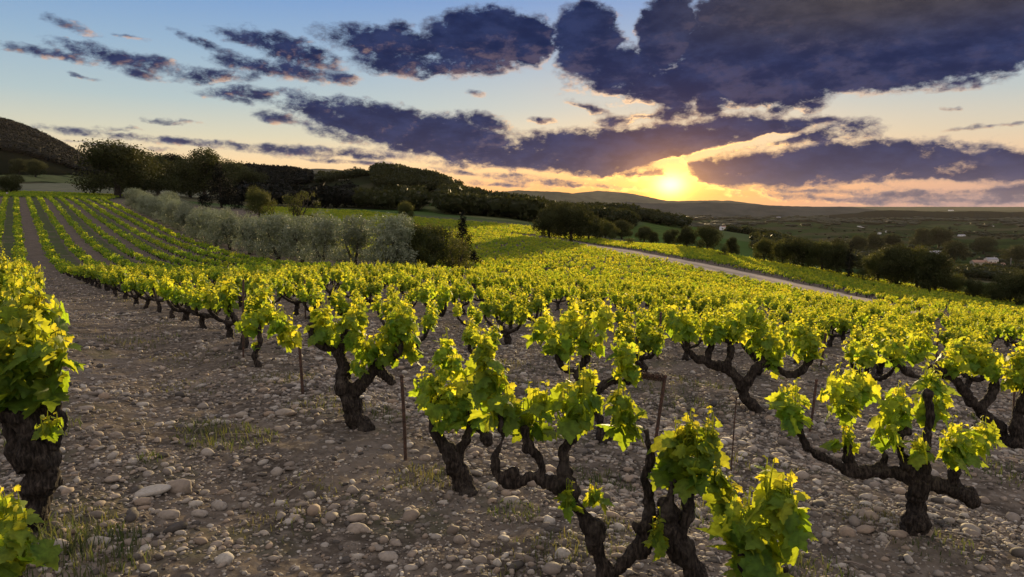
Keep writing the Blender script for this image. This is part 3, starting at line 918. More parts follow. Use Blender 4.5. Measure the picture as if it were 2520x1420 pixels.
def build_heroes():
    hero('massive old vine with thick burred black trunk at the left edge of the picture', (80, 1300),
         [[(84, 1330, 40), (84, 1240, 38), (92, 1170, 46), (88, 1100, 50), (76, 1040, 46), (60, 985, 30)], [(95, 1180, 28), (126, 1120, 26), (136, 1060, 26), (126, 1000, 22)], [(66, 1150, 30), (40, 1090, 28), (24, 1030, 28), (14, 980, 22)], [(128, 1010, 20), (120, 930, 12), (118, 880, 7)], [(60, 1000, 24), (50, 900, 12)]],
         [(85, 925, 95, 90), (20, 940, 70, 85), (120, 880, 62, 60, -.1), (60, 800, 80, 90, .15), (30, 880, 90, 80, -.1), (125, 1050, 34, 24, -.25, .07), (105, 770, 30, 50, .2)], size=.13, seed=1)
    hero('low leafy vine cut off by the bottom left corner of the picture', (20, 1560),
         [[(10, 1590, 50), (10, 1480, 40), (20, 1400, 26)], [(12, 1470, 26), (40, 1400, 16)]],
         [(22, 1370, 78, 72), (20, 1270, 55, 48), (55, 1330, 40, 55, -.1)], size=.12, seed=2)
    hero('pale bright tuft of vine standing lowest at the bottom right of the middle row', (1885, 1640),
         [[(1890, 1670, 36), (1885, 1560, 28), (1895, 1470, 22), (1885, 1400, 16), (1890, 1350, 12)], [(1890, 1500, 22), (1840, 1430, 14), (1830, 1370, 10)], [(1895, 1480, 20), (1930, 1400, 14)]],
         [(1865, 1330, 96, 90), (1940, 1270, 52, 78, -.05), (1905, 1220, 62, 62), (1825, 1290, 60, 60, .05), (1870, 1390, 70, 50)], size=.115, young=.05, seed=3)
    hero('twin stemmed vine with bright tuft rising left of the lowest tuft', (1745, 1480),
         [[(1760, 1500, 36), (1700, 1395, 34), (1655, 1335, 34), (1640, 1280, 30), (1650, 1220, 18), (1655, 1180, 14)], [(1650, 1330, 26), (1692, 1280, 18), (1694, 1220, 20), (1688, 1180, 15)]],
         [(1700, 1135, 82, 82), (1655, 1135, 42, 70, .1), (1745, 1090, 42, 55, .05), (1690, 1075, 50, 36), (1790, 1235, 44, 48, .1), (1765, 1180, 30, 40, .1), (1618, 1320, 22, 46, -.1, .075)], size=.11, young=.05, seed=4)
    hero('crooked vine reaching a long horizontal arm to the left, front of the middle row', (1500, 1440),
         [[(1510, 1470, 36), (1482, 1390, 32), (1466, 1320, 30), (1440, 1275, 26), (1400, 1225, 24), (1360, 1190, 20), (1300, 1172, 18), (1262, 1190, 17), (1225, 1168, 14), (1215, 1130, 14), (1238, 1080, 13), (1232, 1020, 10)],
          [(1410, 1225, 24), (1392, 1160, 22), (1385, 1110, 20), (1408, 1070, 18), (1412, 1020, 10)], [(1330, 1180, 14), (1335, 1140, 13), (1300, 1100, 12), (1290, 1050, 10)],
          [(1490, 1410, 26), (1545, 1375, 24), (1592, 1330, 24), (1600, 1260, 22), (1592, 1190, 17), (1600, 1110, 14), (1590, 1060, 8)], [(1590, 1310, 22), (1565, 1290, 18)], [(1235, 1180, 18), (1262, 1160, 17), (1258, 1190, 16)]],
         [(1405, 1010, 62, 82), (1440, 960, 40, 50, .1), (1540, 1040, 54, 56, .1), (1525, 985, 40, 34, .15), (1305, 1040, 40, 64, .1), (1330, 1000, 36, 44), (1235, 1000, 62, 66, .05), (1205, 930, 48, 62, .1), (1190, 870, 32, 40, .15), (1395, 1235, 24, 38, -.1, .075), (1462, 1222, 24, 26, .0, .07)], size=.105, seed=5)
    hero('small forked vine shaped like a Y beside the bare iron stake', (1138, 1205),
         [[(1145, 1225, 34), (1130, 1160, 28), (1112, 1120, 24), (1082, 1075, 17), (1068, 1020, 15), (1080, 970, 10)], [(1118, 1125, 20), (1148, 1085, 17), (1155, 1040, 15), (1150, 1000, 10)], [(1150, 1020, 14), (1190, 1060, 17), (1205, 1090, 14)]],
         [(1090, 975, 60, 60), (1060, 950, 44, 40, .1), (1150, 1000, 42, 66), (1165, 960, 46, 52, .1), (1110, 1020, 50, 50), (1095, 880, 34, 48, .2), (1120, 905, 30, 36, .15)], size=.115, seed=6)
    hero('thick forked vine left of the bare iron stake, with a bare stub arm', (884, 1052),
         [[(890, 1072, 30), (872, 1020, 28), (856, 975, 26), (850, 935, 22), (842, 890, 18), (815, 850, 16), (775, 835, 13), (765, 795, 9)], [(866, 970, 22), (905, 930, 17), (940, 890, 16), (975, 870, 12), (985, 830, 8)], [(930, 905, 14), (955, 932, 16), (975, 940, 14)], [(848, 915, 18), (842, 860, 14), (850, 810, 9)]],
         [(800, 815, 48, 46), (790, 780, 34, 34, .15), (870, 825, 48, 52), (880, 780, 32, 34, .15), (955, 855, 44, 58), (985, 800, 52, 56), (1010, 850, 34, 44, .1), (900, 860, 34, 30, -.1), (712, 830, 36, 36, .3), (690, 800, 30, 30, .3), (880, 905, 26, 20, -.2, .08)], size=.11, seed=7)
    hero('wide spreading vine with long low arms on the right, standing alone on pebbles', (2252, 1310),
         [[(2254, 1330, 46), (2250, 1290, 36), (2256, 1240, 30), (2262, 1190, 30), (2268, 1160, 28)], [(2255, 1190, 20), (2205, 1165, 18), (2150, 1160, 16), (2100, 1165, 17), (2055, 1140, 14), (2005, 1115, 14), (1975, 1080, 11), (1960, 1040, 8)], [(2098, 1165, 17), (2086, 1120, 17), (2090, 1080, 9)], [(2155, 1162, 12), (2175, 1130, 9), (2170, 1100, 7)], [(2245, 1170, 20), (2222, 1120, 14), (2214, 1075, 13), (2235, 1060, 11)], [(2272, 1160, 22), (2280, 1090, 12), (2288, 1030, 10), (2285, 960, 8)], [(2270, 1180, 20), (2320, 1195, 20), (2365, 1215, 24), (2400, 1232, 22)], [(2352, 1200, 17), (2345, 1165, 15), (2350, 1120, 9)]],
         [(1950, 1010, 56, 54), (1930, 985, 32, 32, .2), (2075, 980, 56, 60), (2110, 950, 44, 44, .2), (2085, 1085, 24, 38), (2205, 1010, 52, 62), (2180, 1075, 34, 34, -.1), (2290, 1000, 40, 66, .1), (2285, 940, 36, 36, .15), (2375, 1090, 64, 42), (2420, 1070, 40, 34, .2), (2345, 1110, 44, 36, -.1), (2258, 1110, 30, 28, -.1)], size=.115, seed=8)
    hero('slanting vine whose trunk leans left against the right edge of the picture', (2478, 1100),
         [[(2485, 1115, 24), (2462, 1060, 17), (2420, 1015, 15), (2380, 985, 14), (2360, 950, 12), (2330, 920, 10), (2290, 905, 9)], [(2410, 1010, 14), (2445, 960, 11), (2450, 920, 9)], [(2340, 930, 10), (2250, 925, 9), (2215, 900, 8), (2190, 880, 7)]],
         [(2200, 865, 38, 44), (2260, 855, 44, 44, .2), (2345, 895, 42, 42), (2400, 880, 48, 44, .15), (2440, 900, 40, 44), (2370, 860, 40, 30, .3)], size=.11, lod=1, seed=9)
    hero('dark trunked vine cut off by the right edge of the picture', (2500, 1105),
         [[(2505, 1120, 22), (2498, 1050, 19), (2520, 990, 18), (2535, 940, 14)]],
         [(2505, 920, 42, 56), (2530, 880, 50, 50)], size=.11, lod=1, seed=10)
    hero('forked vine in the third row behind the slender wire stake', (1858, 1014),
         [[(1870, 1026, 20), (1835, 980, 16), (1812, 930, 14), (1775, 898, 13), (1738, 892, 11), (1700, 868, 10), (1690, 830, 8)], [(1830, 975, 15), (1850, 920, 14), (1885, 895, 12), (1935, 920, 12), (1970, 915, 12), (1992, 880, 9)], [(1790, 905, 11), (1800, 850, 8)], [(1740, 890, 10), (1752, 840, 8)], [(1880, 895, 10), (1890, 850, 9)]],
         [(1690, 805, 46, 44), (1660, 785, 34, 36, .3), (1755, 810, 44, 44), (1805, 800, 40, 56), (1870, 830, 36, 48), (1900, 865, 34, 58), (1985, 850, 46, 48), (1970, 815, 36, 30, .2), (1850, 775, 48, 40, .3)], size=.115, lod=1, seed=11)
    hero('vine with a tall leafy tuft right of centre behind the crooked vine', (1478, 1085),
         [[(1485, 1100, 17), (1475, 1030, 14), (1455, 970, 14), (1420, 925, 14), (1385, 905, 12), (1375, 860, 9)], [(1460, 970, 12), (1500, 940, 12), (1545, 935, 11), (1570, 890, 9)], [(1425, 930, 13), (1440, 880, 12), (1435, 830, 9)]],
         [(1545, 905, 44, 56), (1530, 860, 34, 26, .2), (1375, 840, 50, 52), (1400, 790, 40, 34, .2), (1450, 830, 44, 60), (1480, 785, 36, 36, .2), (1330, 815, 40, 50, .3)], size=.115, lod=1, seed=12)
    hero('low thin stemmed vine between two stakes of the middle row', (634, 903),
         [[(638, 912, 11), (626, 872, 10), (640, 840, 9), (636, 800, 6)]],
         [(620, 795, 38, 38), (660, 775, 34, 34, .2), (630, 850, 12, 10, 0, .07)], size=.12, lod=1, seed=13)
build_heroes()

# ---------------------------------------------------------------- the other vines
def proto_vine(seed, lod=1):
    rng = np.random.RandomState(seed)
    root = empty('grapevine', (0, 0, -500))
    h = rng.uniform(.26, .42)
    lean = rng.uniform(-.12, .12, 2)
    S_ = []
    top = np.array([lean[0], lean[1], h])
    S_.append(([(0, 0, -.08), (0, 0, .02), (lean[0] * .3 + rng.uniform(-.03, .03), lean[1] * .3, h * .5), top], [.085, .07, .058, .06]))
    na = rng.randint(3, 6)
    heads = []
    for k in range(na):
        a = (k + rng.uniform(-.3, .3)) / na * 2 * pi
        L = rng.uniform(.28, .60)
        d = np.array([cos(a), sin(a) * .62, 0])
        e = top + d * L + [0, 0, rng.uniform(.10, .26)]
        m_ = top + d * L * .6 + [rng.uniform(-.05, .05), rng.uniform(-.05, .05), rng.uniform(-.04, .05)]
        e2 = e + d * .03 + [rng.uniform(-.03, .03), rng.uniform(-.03, .03), .12]
        S_.append(([top - [0, 0, .03], m_, e, e2], [.048, .036, .028, .018]))
        heads.append(e2)
        if rng.uniform() < .45:
            s2 = m_ + d * .02 + [rng.uniform(-.05, .05), rng.uniform(-.05, .05), .17]
            S_.append(([m_, (m_ + s2) / 2 + [.02, 0, 0], s2], [.03, .024, .014])); heads.append(s2)
    obj('trunk', wood(S_, 'vine_wood', M_BARK, voxel=.015, seed=seed, rough=.009, freq=24), root)
    lf = MB(); st = lf
    for hd in heads:
        rx = rng.uniform(.12, .18); rz = rng.uniform(.17, .27)
        clump(lf, st, hd + [rng.uniform(-.02, .02), 0, rz * .55], rx, rz, None, .11, 1.0, lod, rng, tips=2)
    obj('foliage', lf.mesh('vine_foliage', M_VINE, True), root)
    return root

ROWANG = atan2(.812, -.584)
def vine_grid():
    ks = np.arange(-8, 130); ss = np.arange(-60, 330, 1.7)
    K, S_ = np.meshgrid(ks, ss, indexing='ij')
    K = K.ravel(); S_ = S_.ravel()
    rng = np.random.RandomState(5)
    S_ = S_ + (K * .61 % 1) * 1.7 + rng.uniform(-.22, .22, len(S_))
    n = ROW0 + SPC * K + rng.uniform(-.12, .12, len(S_)) - .25 * (K == 0)
    x = RN[0] * n + RD[0] * S_; y = RN[1] * n + RD[1] * S_
    ok = y > 2
    K, S_, n, x, y = (q[ok] for q in (K, S_, n, x, y))
    z = height(x, y)
    px, py = project(x, y, z)
    py_true = py
    lim = np.interp(px, [-400, 300, 560, 640, 780, 900, 1060, 1200, 1330, 1440, 1600, 1700, 1860, 2000, 2150, 2300, 2540, 3000, 3600], [489, 489, 500, 506, 509, 521, 541, 550, 563, 586, 602, 612, 637, 660, 687, 714, 750, 835, 925])
    edge = np.interp(px, [1330, 1500, 1700, 1900, 2100, 2300, 2520, 3000], [300, 236, 200, 165, 152, 140, 127, 100])
    ok = (py > lim) & (px > -260) & (px < 2800) & (y < 300) & (y < edge)
    ok &= ~((n > 22.0) & (n < 33) & (S_ > 50) & (y < 230))          # olives
    ok &= ~((n <= 24) & (y > 212))
    ok &= ~((px < 640) & (n > 24) & (y > 100))
    ok &= ~((px > 1030) & (px < 1175) & (y > 52) & (y < 68))
    ok &= road_dist(x, y) > np.interp(px, [1900, 2200], [ROADW / 2 + 1.2, 2.6])
    ok &= rng.uniform(0, 1, len(x)) > .045                         # vines that died and were not replaced
    for hx, hy in VINES: ok &= np.hypot(x - hx, y - hy) > 1.0
    # the open stony ground near the camera is free of vines except those built one by one
    ok &= ~((y < 6.6) & (K >= 1)) & ~((y < 9.0) & (K >= 2) & (px < 2560)) & ~((K == 1) & (y < 12.4) & (py > 862)) & ~((K == 0) & (y < 4.6)) & ~((K < 0) & (y < 3))
    ok &= ~((K >= 2) & (y < 10.2) & (px > 1560) & (px < 2440))
    K, S_, x, y, z, px, py = (q[ok] for q in (K, S_, x, y, z, px, py))
    return K, S_, x, y, z, px, py

ORD = ['first', 'second', 'third', 'fourth', 'fifth', 'sixth', 'seventh', 'eighth', 'ninth', 'tenth', 'eleventh', 'twelfth', 'thirteenth', 'fourteenth', 'fifteenth', 'sixteenth', 'seventeenth', 'eighteenth', 'nineteenth', 'twentieth']
def ordn(i):
    return ORD[i] if i < 20 else f"{i + 1}{'st' if (i + 1) % 10 == 1 and (i + 1) % 100 != 11 else 'nd' if (i + 1) % 10 == 2 and (i + 1) % 100 != 12 else 'rd' if (i + 1) % 10 == 3 and (i + 1) % 100 != 13 else 'th'}"

def hidden_by_frame(px, py): return (px < -40) | (px > 2560)

def plant_vines():
    K, S_, x, y, z, px, py = vine_grid()
    rng = np.random.RandomState(21)
    protos = [proto_vine(300 + i) for i in range(12)]
    d = np.hypot(x, y)
    toppx = py - 1.1 * FPX / np.maximum(y, 1)
    vis = (px > -70) & (px < 2590) & (toppx < 1420)
    order = np.argsort(np.where(vis, d, 1e6))
    near = [i for i in order if vis[i]][:300 - len(HEROES)]
    nearset = set(near)
    rowcount = {}
    used = set()
    tall = ['bushy', 'knotty', 'spreading', 'upright', 'compact']
    for i in sorted(near, key=lambda q: (K[q], S_[q])):
        pi_ = rng.randint(len(protos))
        sc = rng.uniform(.85, 1.12)
        rz = rng.uniform(0, 2 * pi) if rng.uniform() < .5 else ROWANG + rng.uniform(-.5, .5) + (pi if rng.uniform() < .5 else 0)
        loc = (x[i], y[i], z[i])
        sc3 = (sc * (.72 if K[i] == 0 else 1), sc * (.72 if K[i] == 0 else 1), sc * rng.uniform(.84, 1.0) * (1.10 if K[i] == 0 else 1.04 if K[i] == 1 else 1))
        if pi_ not in used:
            o = protos[pi_]; used.add(pi_)
            o.location = loc; o.rotation_euler = (0, 0, rz); o.scale = sc3
        else:
            o = copy_tree(protos[pi_], loc, rz, sc3)
        k = int(K[i]); c = rowcount.get(k, 0); rowcount[k] = c + 1
        side = 'left' if k <= 0 else 'right'; q_ = -k if k <= 0 else k - 1
        row = f'{ordn(q_) + " " if q_ else ""}row {side} of the stony lane'
        tag(o, f'{tall[pi_ % 5]} vine, {ordn(c)} from the front in the {row}', 'grapevine', 'old bush vines in the vineyard')
    for j, p in enumerate(protos):
        if j not in used:
            for ch in list(p.children): bpy.data.objects.remove(ch)
            bpy.data.objects.remove(p)
    # past the three hundred nearest the vines merge into one mass
    rest = np.array([i for i in range(len(x)) if i not in nearset])
    x, y, z, d, px = x[rest], y[rest], z[rest], d[rest], px[rest]
    # closer planting in the strip beyond the dirt road
    qx0, qy0 = project(x, y, z)
    ry_ = np.interp(qx0, [p[0] for p in ROADPX], [p[1] for p in ROADPX])
    b_ = (qx0 > 1400) & (qy0 < ry_ - 4) & (road_dist(x, y) > ROADW / 2 + 2.8)
    x = np.concatenate([x, x[b_] + RN[0] * 1.33 + rng.uniform(-.3, .3, b_.sum())]); y = np.concatenate([y, y[b_] + RN[1] * 1.33 + rng.uniform(-.3, .3, b_.sum())])
    z = height(x, y); d = np.hypot(x, y); px = np.concatenate([px, qx0[b_]])
    # the block planted the other way beyond the headland, upper left
    gx_, gy_ = np.meshgrid(np.arange(-250, -95, 1.5), np.arange(217, 290, 2.6)); gx_ = gx_.ravel() + rng.uniform(-.3, .3, gx_.size); gy_ = gy_.ravel() + rng.uniform(-.3, .3, gx_.size)
    qx, qy = project(gx_, gy_, height(gx_, gy_)); m0 = (qx > -60) & (qx < 270 + (gy_ - 217) * .5)
    x = np.concatenate([x, gx_[m0]]); y = np.concatenate([y, gy_[m0]]); z = height(x, y); d = np.hypot(x, y); px = np.concatenate([px, qx[m0]])
    lf = MB(); wd = MB()
    for lo, hi_, nl, szz, ncl in ((0, 60, 120, .13, 7), (60, 100, 70, .17, 7), (100, 170, 44, .21, 6), (170, 400, 26, .27, 5)):
        m = (d >= lo) & (d < hi_)
        if not m.any(): continue
        cx, cy, cz = x[m], y[m], z[m]; n = len(cx)
        R = np.random.RandomState(int(lo) + 3)
        vs = R.uniform(.80, 1.08, n)
        # tuft centres
        a = (np.arange(ncl)[None, :] + R.uniform(-.4, .4, (n, ncl))) / ncl * 2 * pi
        L = R.uniform(.15, .62, (n, ncl))
        tx = np.cos(a) * L; ty = np.sin(a) * L * .8; tz = R.uniform(.55, .78, (n, ncl)); hh = R.uniform(.14, .26, (n, ncl))
        per = nl // ncl + 1
        u = norm(R.normal(0, 1, (n, ncl, per, 3)))
        rad = R.uniform(.4, 1, (n, ncl, per, 1)) ** .6
        off = u * rad * np.stack([np.full((n, ncl), .16), np.full((n, ncl), .16), hh], -1)[:, :, None, :]
        C = np.stack([tx, ty, tz], -1)[:, :, None, :] + off
        C = C * vs[:, None, None, None] + np.stack([cx, cy, cz], -1)[:, None, None, :]
        C = C.reshape(-1, 3); u = u.reshape(-1, 3)
        Nr = u * [1, 1, .5] + [0, 0, .3] + R.normal(0, .4, u.shape)
        Tip = u * .5 + R.normal(0, .4, u.shape) + [0, 0, -.2]
        sz = szz * R.uniform(.7, 1.25, len(C))
        vt = np.repeat(R.normal(0, .17, n) - .24 * ((RN[0] * cx + RN[1] * cy < 24) & (cy > 42)), ncl * per)  # shade of the left rows put into the leaf tint, darker and greener
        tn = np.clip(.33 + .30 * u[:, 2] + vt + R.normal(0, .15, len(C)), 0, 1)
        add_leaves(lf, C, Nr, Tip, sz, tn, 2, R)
        # trunks and arms
        for t in range(2 if hi_ > 100 else 4):
            ex_ = np.stack([tx[:, t], ty[:, t], tz[:, t] - .05], -1)
            p0 = np.zeros((n, 3)); p0[:, 2] = -.05; p1 = ex_ * [.35, .35, .55]; p2 = ex_
            ring = np.array([[1, 0], [-.5, .87], [-.5, -.87]])
            for (a0, a1, r0, r1) in ((p0, p1, .06, .045), (p1, p2, .042, .02)):
                V = np.concatenate([a0[:, None, :] + np.hstack([ring * r0, np.zeros((3, 1))])[None], a1[:, None, :] + np.hstack([ring * r1, np.zeros((3, 1))])[None]], 1)
                V = V * vs[:, None, None] + np.stack([cx, cy, cz], -1)[:, None, :]
                q = np.array([[0, 1, 4, 3], [1, 2, 5, 4], [2, 0, 3, 5]])
                wd.add(V.reshape(-1, 3), Q=(np.arange(n)[:, None, None] * 6 + q[None]).reshape(-1, 4))
    root = empty('distant_vines')
    tag(root, 'mass of yellow green vines filling the slopes behind the nearer rows', 'vineyard', kind='stuff')
    obj('foliage', lf.mesh('distant_vine_foliage', M_VINE, True), root)
    obj('trunks', wd.mesh('distant_vine_wood', M_BARK, False), root)
    print('vines: near', len(near), 'mass', len(rest), 'tris', sum(len(t) for t in lf.T))
plant_vines()

# ---------------------------------------------------------------- pebbles, stones, weeds, twigs
def stone_mat(name, big=False):
    m, g, out = mat(name)
    t = attr(g, 'tint'); h = attr(g, 'hue')
    tc_ = g.n('ShaderNodeNewGeometry').outputs['Position']
    c = g.mix(h, (.20, .175, .15, 1), (.27, .20, .14, 1))
    c = g.mix(g.smooth(t, .35, 1.0), c, (.36, .33, .285, 1))
    c = g.mix(g.smooth(t, .35, 0.0), c, (.055, .048, .042, 1))
    n = g.noise(tc_, 45.0, 5, .65)
    c = g.mix(g.smooth(n, .35, .75, 0, .45), c, (.10, .085, .068, 1))
    principled(g, out, c, .82, bumpn(g, n, .5, .006), .25)
    return m
M_STONE = stone_mat('river_pebble')

def add_stones(mb, x, y, r, tmpl, R, sink=.25, flat=(.35, .75)):
    v0, f0 = tmpl
    n = len(x); k = len(v0)
    z = height(x, y)
    ax = np.stack([r * R.uniform(.85, 1.5, n), r * R.uniform(.6, 1.0, n), r * R.uniform(flat[0], flat[1], n)], -1)
    lump = 1 + .27 * vnoise(v0[None, :, 0] * 1.5 + np.arange(n)[:, None] * 5.1, v0[None, :, 1] * 1.5 + np.arange(n)[:, None] * 1.7, v0[None, :, 2] * 1.5)
    V = v0[None] * lump[..., None] * ax[:, None, :]
    a = R.uniform(0, 2 * pi, n); b = R.normal(0, .28, n)
    ca, sa, cb, sb = np.cos(a)[:, None], np.sin(a)[:, None], np.cos(b)[:, None], np.sin(b)[:, None]
    X_, Y_, Z_ = V[..., 0], V[..., 1], V[..., 2]
    Y2 = Y_ * cb - Z_ * sb; Z2 = Y_ * sb + Z_ * cb
    X3 = X_ * ca - Y2 * sa; Y3 = X_ * sa + Y2 * ca
    V = np.stack([X3 + x[:, None], Y3 + y[:, None], Z2 + (z + ax[:, 2] * (1 - 2 * sink) * .8)[:, None]], -1)
    T = (np.arange(n)[:, None, None] * k + f0[None]).reshape(-1, 3)
    tn = np.clip(R.normal(.42, .30, n), 0, 1); hu = R.uniform(0, 1, n) ** 1.5
    mb.add(V.reshape(-1, 3), T=T, tint=np.repeat(tn, k), hue=np.repeat(hu, k))

def make_pebbles():
    R = np.random.RandomState(31)
    mb = MB()
    for y0, y1, N, tm, rmin, rm in ((1.9, 5.5, 26000, ICO0, .004, .0085), (1.9, 9, 24000, ICO1, .007, .0145), (7, 17, 30000, ICO0, .012, .020), (2.2, 12, 2600, ICO1, .020, .030), (17, 34, 15000, ICO0, .024, .030), (34, 60, 7000, ICO0, .036, .042)):
        yy = np.sqrt(R.uniform(y0 ** 2, y1 ** 2, N)); uu = R.uniform(-.86, .86, N)
        xx = yy * uu
        nn = .812 * xx + .584 * yy
        patch_ = fbm(xx * .7, yy * .7, oct=3, seed=40)
        rowm = np.cos((nn - .06) / 2.66 * 2 * pi)           # more stones between rows and on the right
        bare = np.exp(-((uu + .10) / .30) ** 2) * np.clip(1.5 - yy / 9, 0, 1)
        keep = R.uniform(-.9, 1.0, N) < patch_ * 1.0 + .22 + .42 * (nn > 3.2) - .30 * bare
        xx, yy = xx[keep], yy[keep]
        r = np.clip(R.lognormal(math.log(rm), .5, len(xx)), rmin, .06)
        add_stones(mb, xx, yy, r, tm, R)
    o = obj('pebbles', mb.mesh('pebbles', M_STONE, True))
    tag(o, 'rounded pale pebbles strewn over the vineyard soil', 'pebbles', kind='stuff')
make_pebbles()

STONES = [
 (372, 1212, 78, .30, .95, .1, 'flat white slab of stone lying beside a rounded boulder'),
 (440, 1208, 58, .75, .45, .35, 'rounded beige boulder touching the flat white slab'),
 (352, 1240, 40, .6, .35, .6, 'tan stone just below the flat white slab'),
 (416, 1272, 50, .55, .55, .4, 'oblong pale stone in the lane below the boulder'),
 (492, 1268, 40, .5, .6, .2, 'light stone in the lane right of the oblong pale stone'),
 (540, 1250, 40, .7, .62, .1, 'grey white rounded stone in the bare soil right of the boulder'),
 (878, 1308, 48, .7, .55, .5, 'smooth cream stone alone on dark soil, bottom centre left'),
 (956, 1374, 46, .55, .6, .3, 'cream stone at the bottom edge of the lane near the crooked vine'),
 (286, 1076, 30, .7, .4, .3, 'oval grey stone beside the massive left vine'),
 (212, 1008, 34, .4, .5, .3, 'flat beige stone close to the foot of the massive left vine'),
 (2086, 1318, 38, .95, .5, .9, 'upright tan stone left of the wide spreading vine'),
 (1182, 1385, 34, .8, .4, .2, 'grey stone at the bottom edge left of the crooked vine'),
 (2130, 1228, 34, .6, .7, .3, 'white stone among pebbles behind the upright tan stone'),
 (1210, 1200, 30, .8, .75, .1, 'whitish round stone right of the small forked vine'),
 (1645, 1110, 36, .6, .6, .2, 'pale stone on the pebbles behind the twin stemmed vine'),
 (700, 1020, 44, .5, .55, .3, 'pale angular stone left of the thick forked vine'),
]
def make_field_stones():
    R = np.random.RandomState(8)
    for i, (px, py, w_, fl, tn, hu, lab) in enumerate(STONES):
        p = ground_at(px, py)
        r = w_ / 2 / FPX * p.y
        v, f = ICO3
        q = v.copy()
        lump = 1 + .13 * fbm(v[:, 0] * 1.3 + i * 9, v[:, 1] * 1.3, v[:, 2] * 1.3, oct=3, seed=i)
        q = q * lump[:, None] * [r * 1.15, r * .8, r * fl]
        a = R.uniform(-.4, .4)
        if i == 0:
            q[:, 2] = np.minimum(q[:, 2], r * .16) + .10 * q[:, 0]
        q = np.stack([q[:, 0] * cos(a) - q[:, 1] * sin(a), q[:, 0] * sin(a) + q[:, 1] * cos(a), q[:, 2]], -1)
        me = mesh_np('field_stone', q, f, M_STONE, True, {'tint': np.full(len(q), tn), 'hue': np.full(len(q), hu)})
        o = obj('field_stone', me, None, (p.x, p.y, p.z + r * fl * .35))
        tag(o, lab, 'stone', 'larger stones lying in the vineyard')
make_field_stones()

M_WEED = leaf_mat('weed_blades', (.035, .055, .018), (.13, .12, .05), (.10, .14, .03), (.24, .20, .07), twt=.35, rough=.7)
def make_weeds():
    R = np.random.RandomState(77)
    sp = []
    for px, py, r, n, h_, dry in [(560, 1085, .30, 420, .16, .25), (520, 1050, .22, 220, .14, .3), (368, 1130, .06, 60, .14, .2), (150, 1360, .30, 700, .20, .25), (70, 1390, .3, 500, .18, .2), (20, 1060, .35, 500, .2, .2), (325, 845, .35, 260, .16, .6), (200, 1290, .16, 200, .12, .5),
                           (1265, 1262, .13, 260, .10, .2), (1060, 1180, .22, 300, .13, .6), (1480, 1190, .2, 260, .14, .2), (1290, 1060, .3, 300, .16, .3), (930, 1020, .25, 260, .14, .4), (1430, 1350, .2, 260, .14, .5), (1500, 1300, .14, 160, .12, .5),
                           (1780, 1290, .25, 350, .18, .2), (1960, 1400, .22, 300, .2, .2), (2140, 1270, .18, 200, .1, .7), (2440, 1160, .3, 320, .15, .2), (2300, 1340, .2, 180, .12, .3), (1700, 1000, .4, 420, .13, .3), (1740, 950, .5, 420, .13, .4), (1620, 960, .4, 320, .12, .5),
                           (1850, 1150, .3, 260, .12, .4), (2040, 910, .5, 360, .13, .4), (1250, 900, .6, 420, .16, .7), (1290, 940, .5, 300, .15, .8), (870, 750, .9, 420, .2, .8), (700, 930, .3, 280, .14, .7), (800, 1000, .3, 260, .13, .6), (2380, 1030, .4, 260, .12, .3), (470, 960, .3, 200, .1, .6), (690, 1290, .2, 120, .1, .7), (1290, 1390, .2, 160, .1, .6), (740, 1230, .25, 140, .1, .5), (460, 880, .4, 200, .1, .8)]:
        p = ground_at(px, py); sp.append((p.x, p.y, r, n, h_, dry))
    for _ in range(420):
        yy = sqrt(R.uniform(9, 45 ** 2)); u_ = R.uniform(-.8, .8)
        sp.append((u_ * yy, yy, R.uniform(.05, .35), int(R.uniform(14, 60)), R.uniform(.05, .14), R.uniform(.1, .9)))
    Vs = []; tn = []
    for x, y, r, n, h_, dry in sp:
        r *= 1.5; n = int(n * .8)
        a = R.uniform(0, 2 * pi, n); q = np.sqrt(R.uniform(0, 1, n)) * r
        bx = x + np.cos(a) * q; by = y + np.sin(a) * q
        bz = height(bx, by) - .005
        hh = h_ * .75 * R.uniform(.3, 1.15, n) * (1 - .5 * q / r)
        la = R.uniform(0, 2 * pi, n); lean = R.uniform(.05, .7, n) * hh
        wd_ = R.uniform(.0016, .0042, n) * (1 + y / 12)
        pa = R.uniform(0, pi, n)
        wx = np.cos(pa) * wd_; wy = np.sin(pa) * wd_
        b = np.stack([bx, by, bz], -1)
        m_ = b + np.stack([np.cos(la) * lean * .35, np.sin(la) * lean * .35, hh * .6], -1)
        t_ = b + np.stack([np.cos(la) * lean, np.sin(la) * lean, hh], -1)
        wv = np.stack([wx, wy, 0 * wx], -1)
        Vs.append(np.stack([b - wv, b + wv, m_ - wv * .8, m_ + wv * .8, t_], 1).reshape(-1, 3))
        tn.append(np.repeat(np.clip(R.normal(dry, .2, n), 0, 1), 5))
    V = np.concatenate(Vs); n = len(V) // 5
    i = np.arange(n)[:, None] * 5
    Q = i + np.array([[0, 1, 3, 2]]); T = i + np.array([[2, 3, 4]])
    o = obj('weeds', mesh_np('weeds', V, [T, Q], M_WEED, True, {'tint': np.concatenate(tn)}))
    tag(o, 'sparse weeds and dry grass growing between the stones', 'weeds', kind='stuff')
make_weeds()

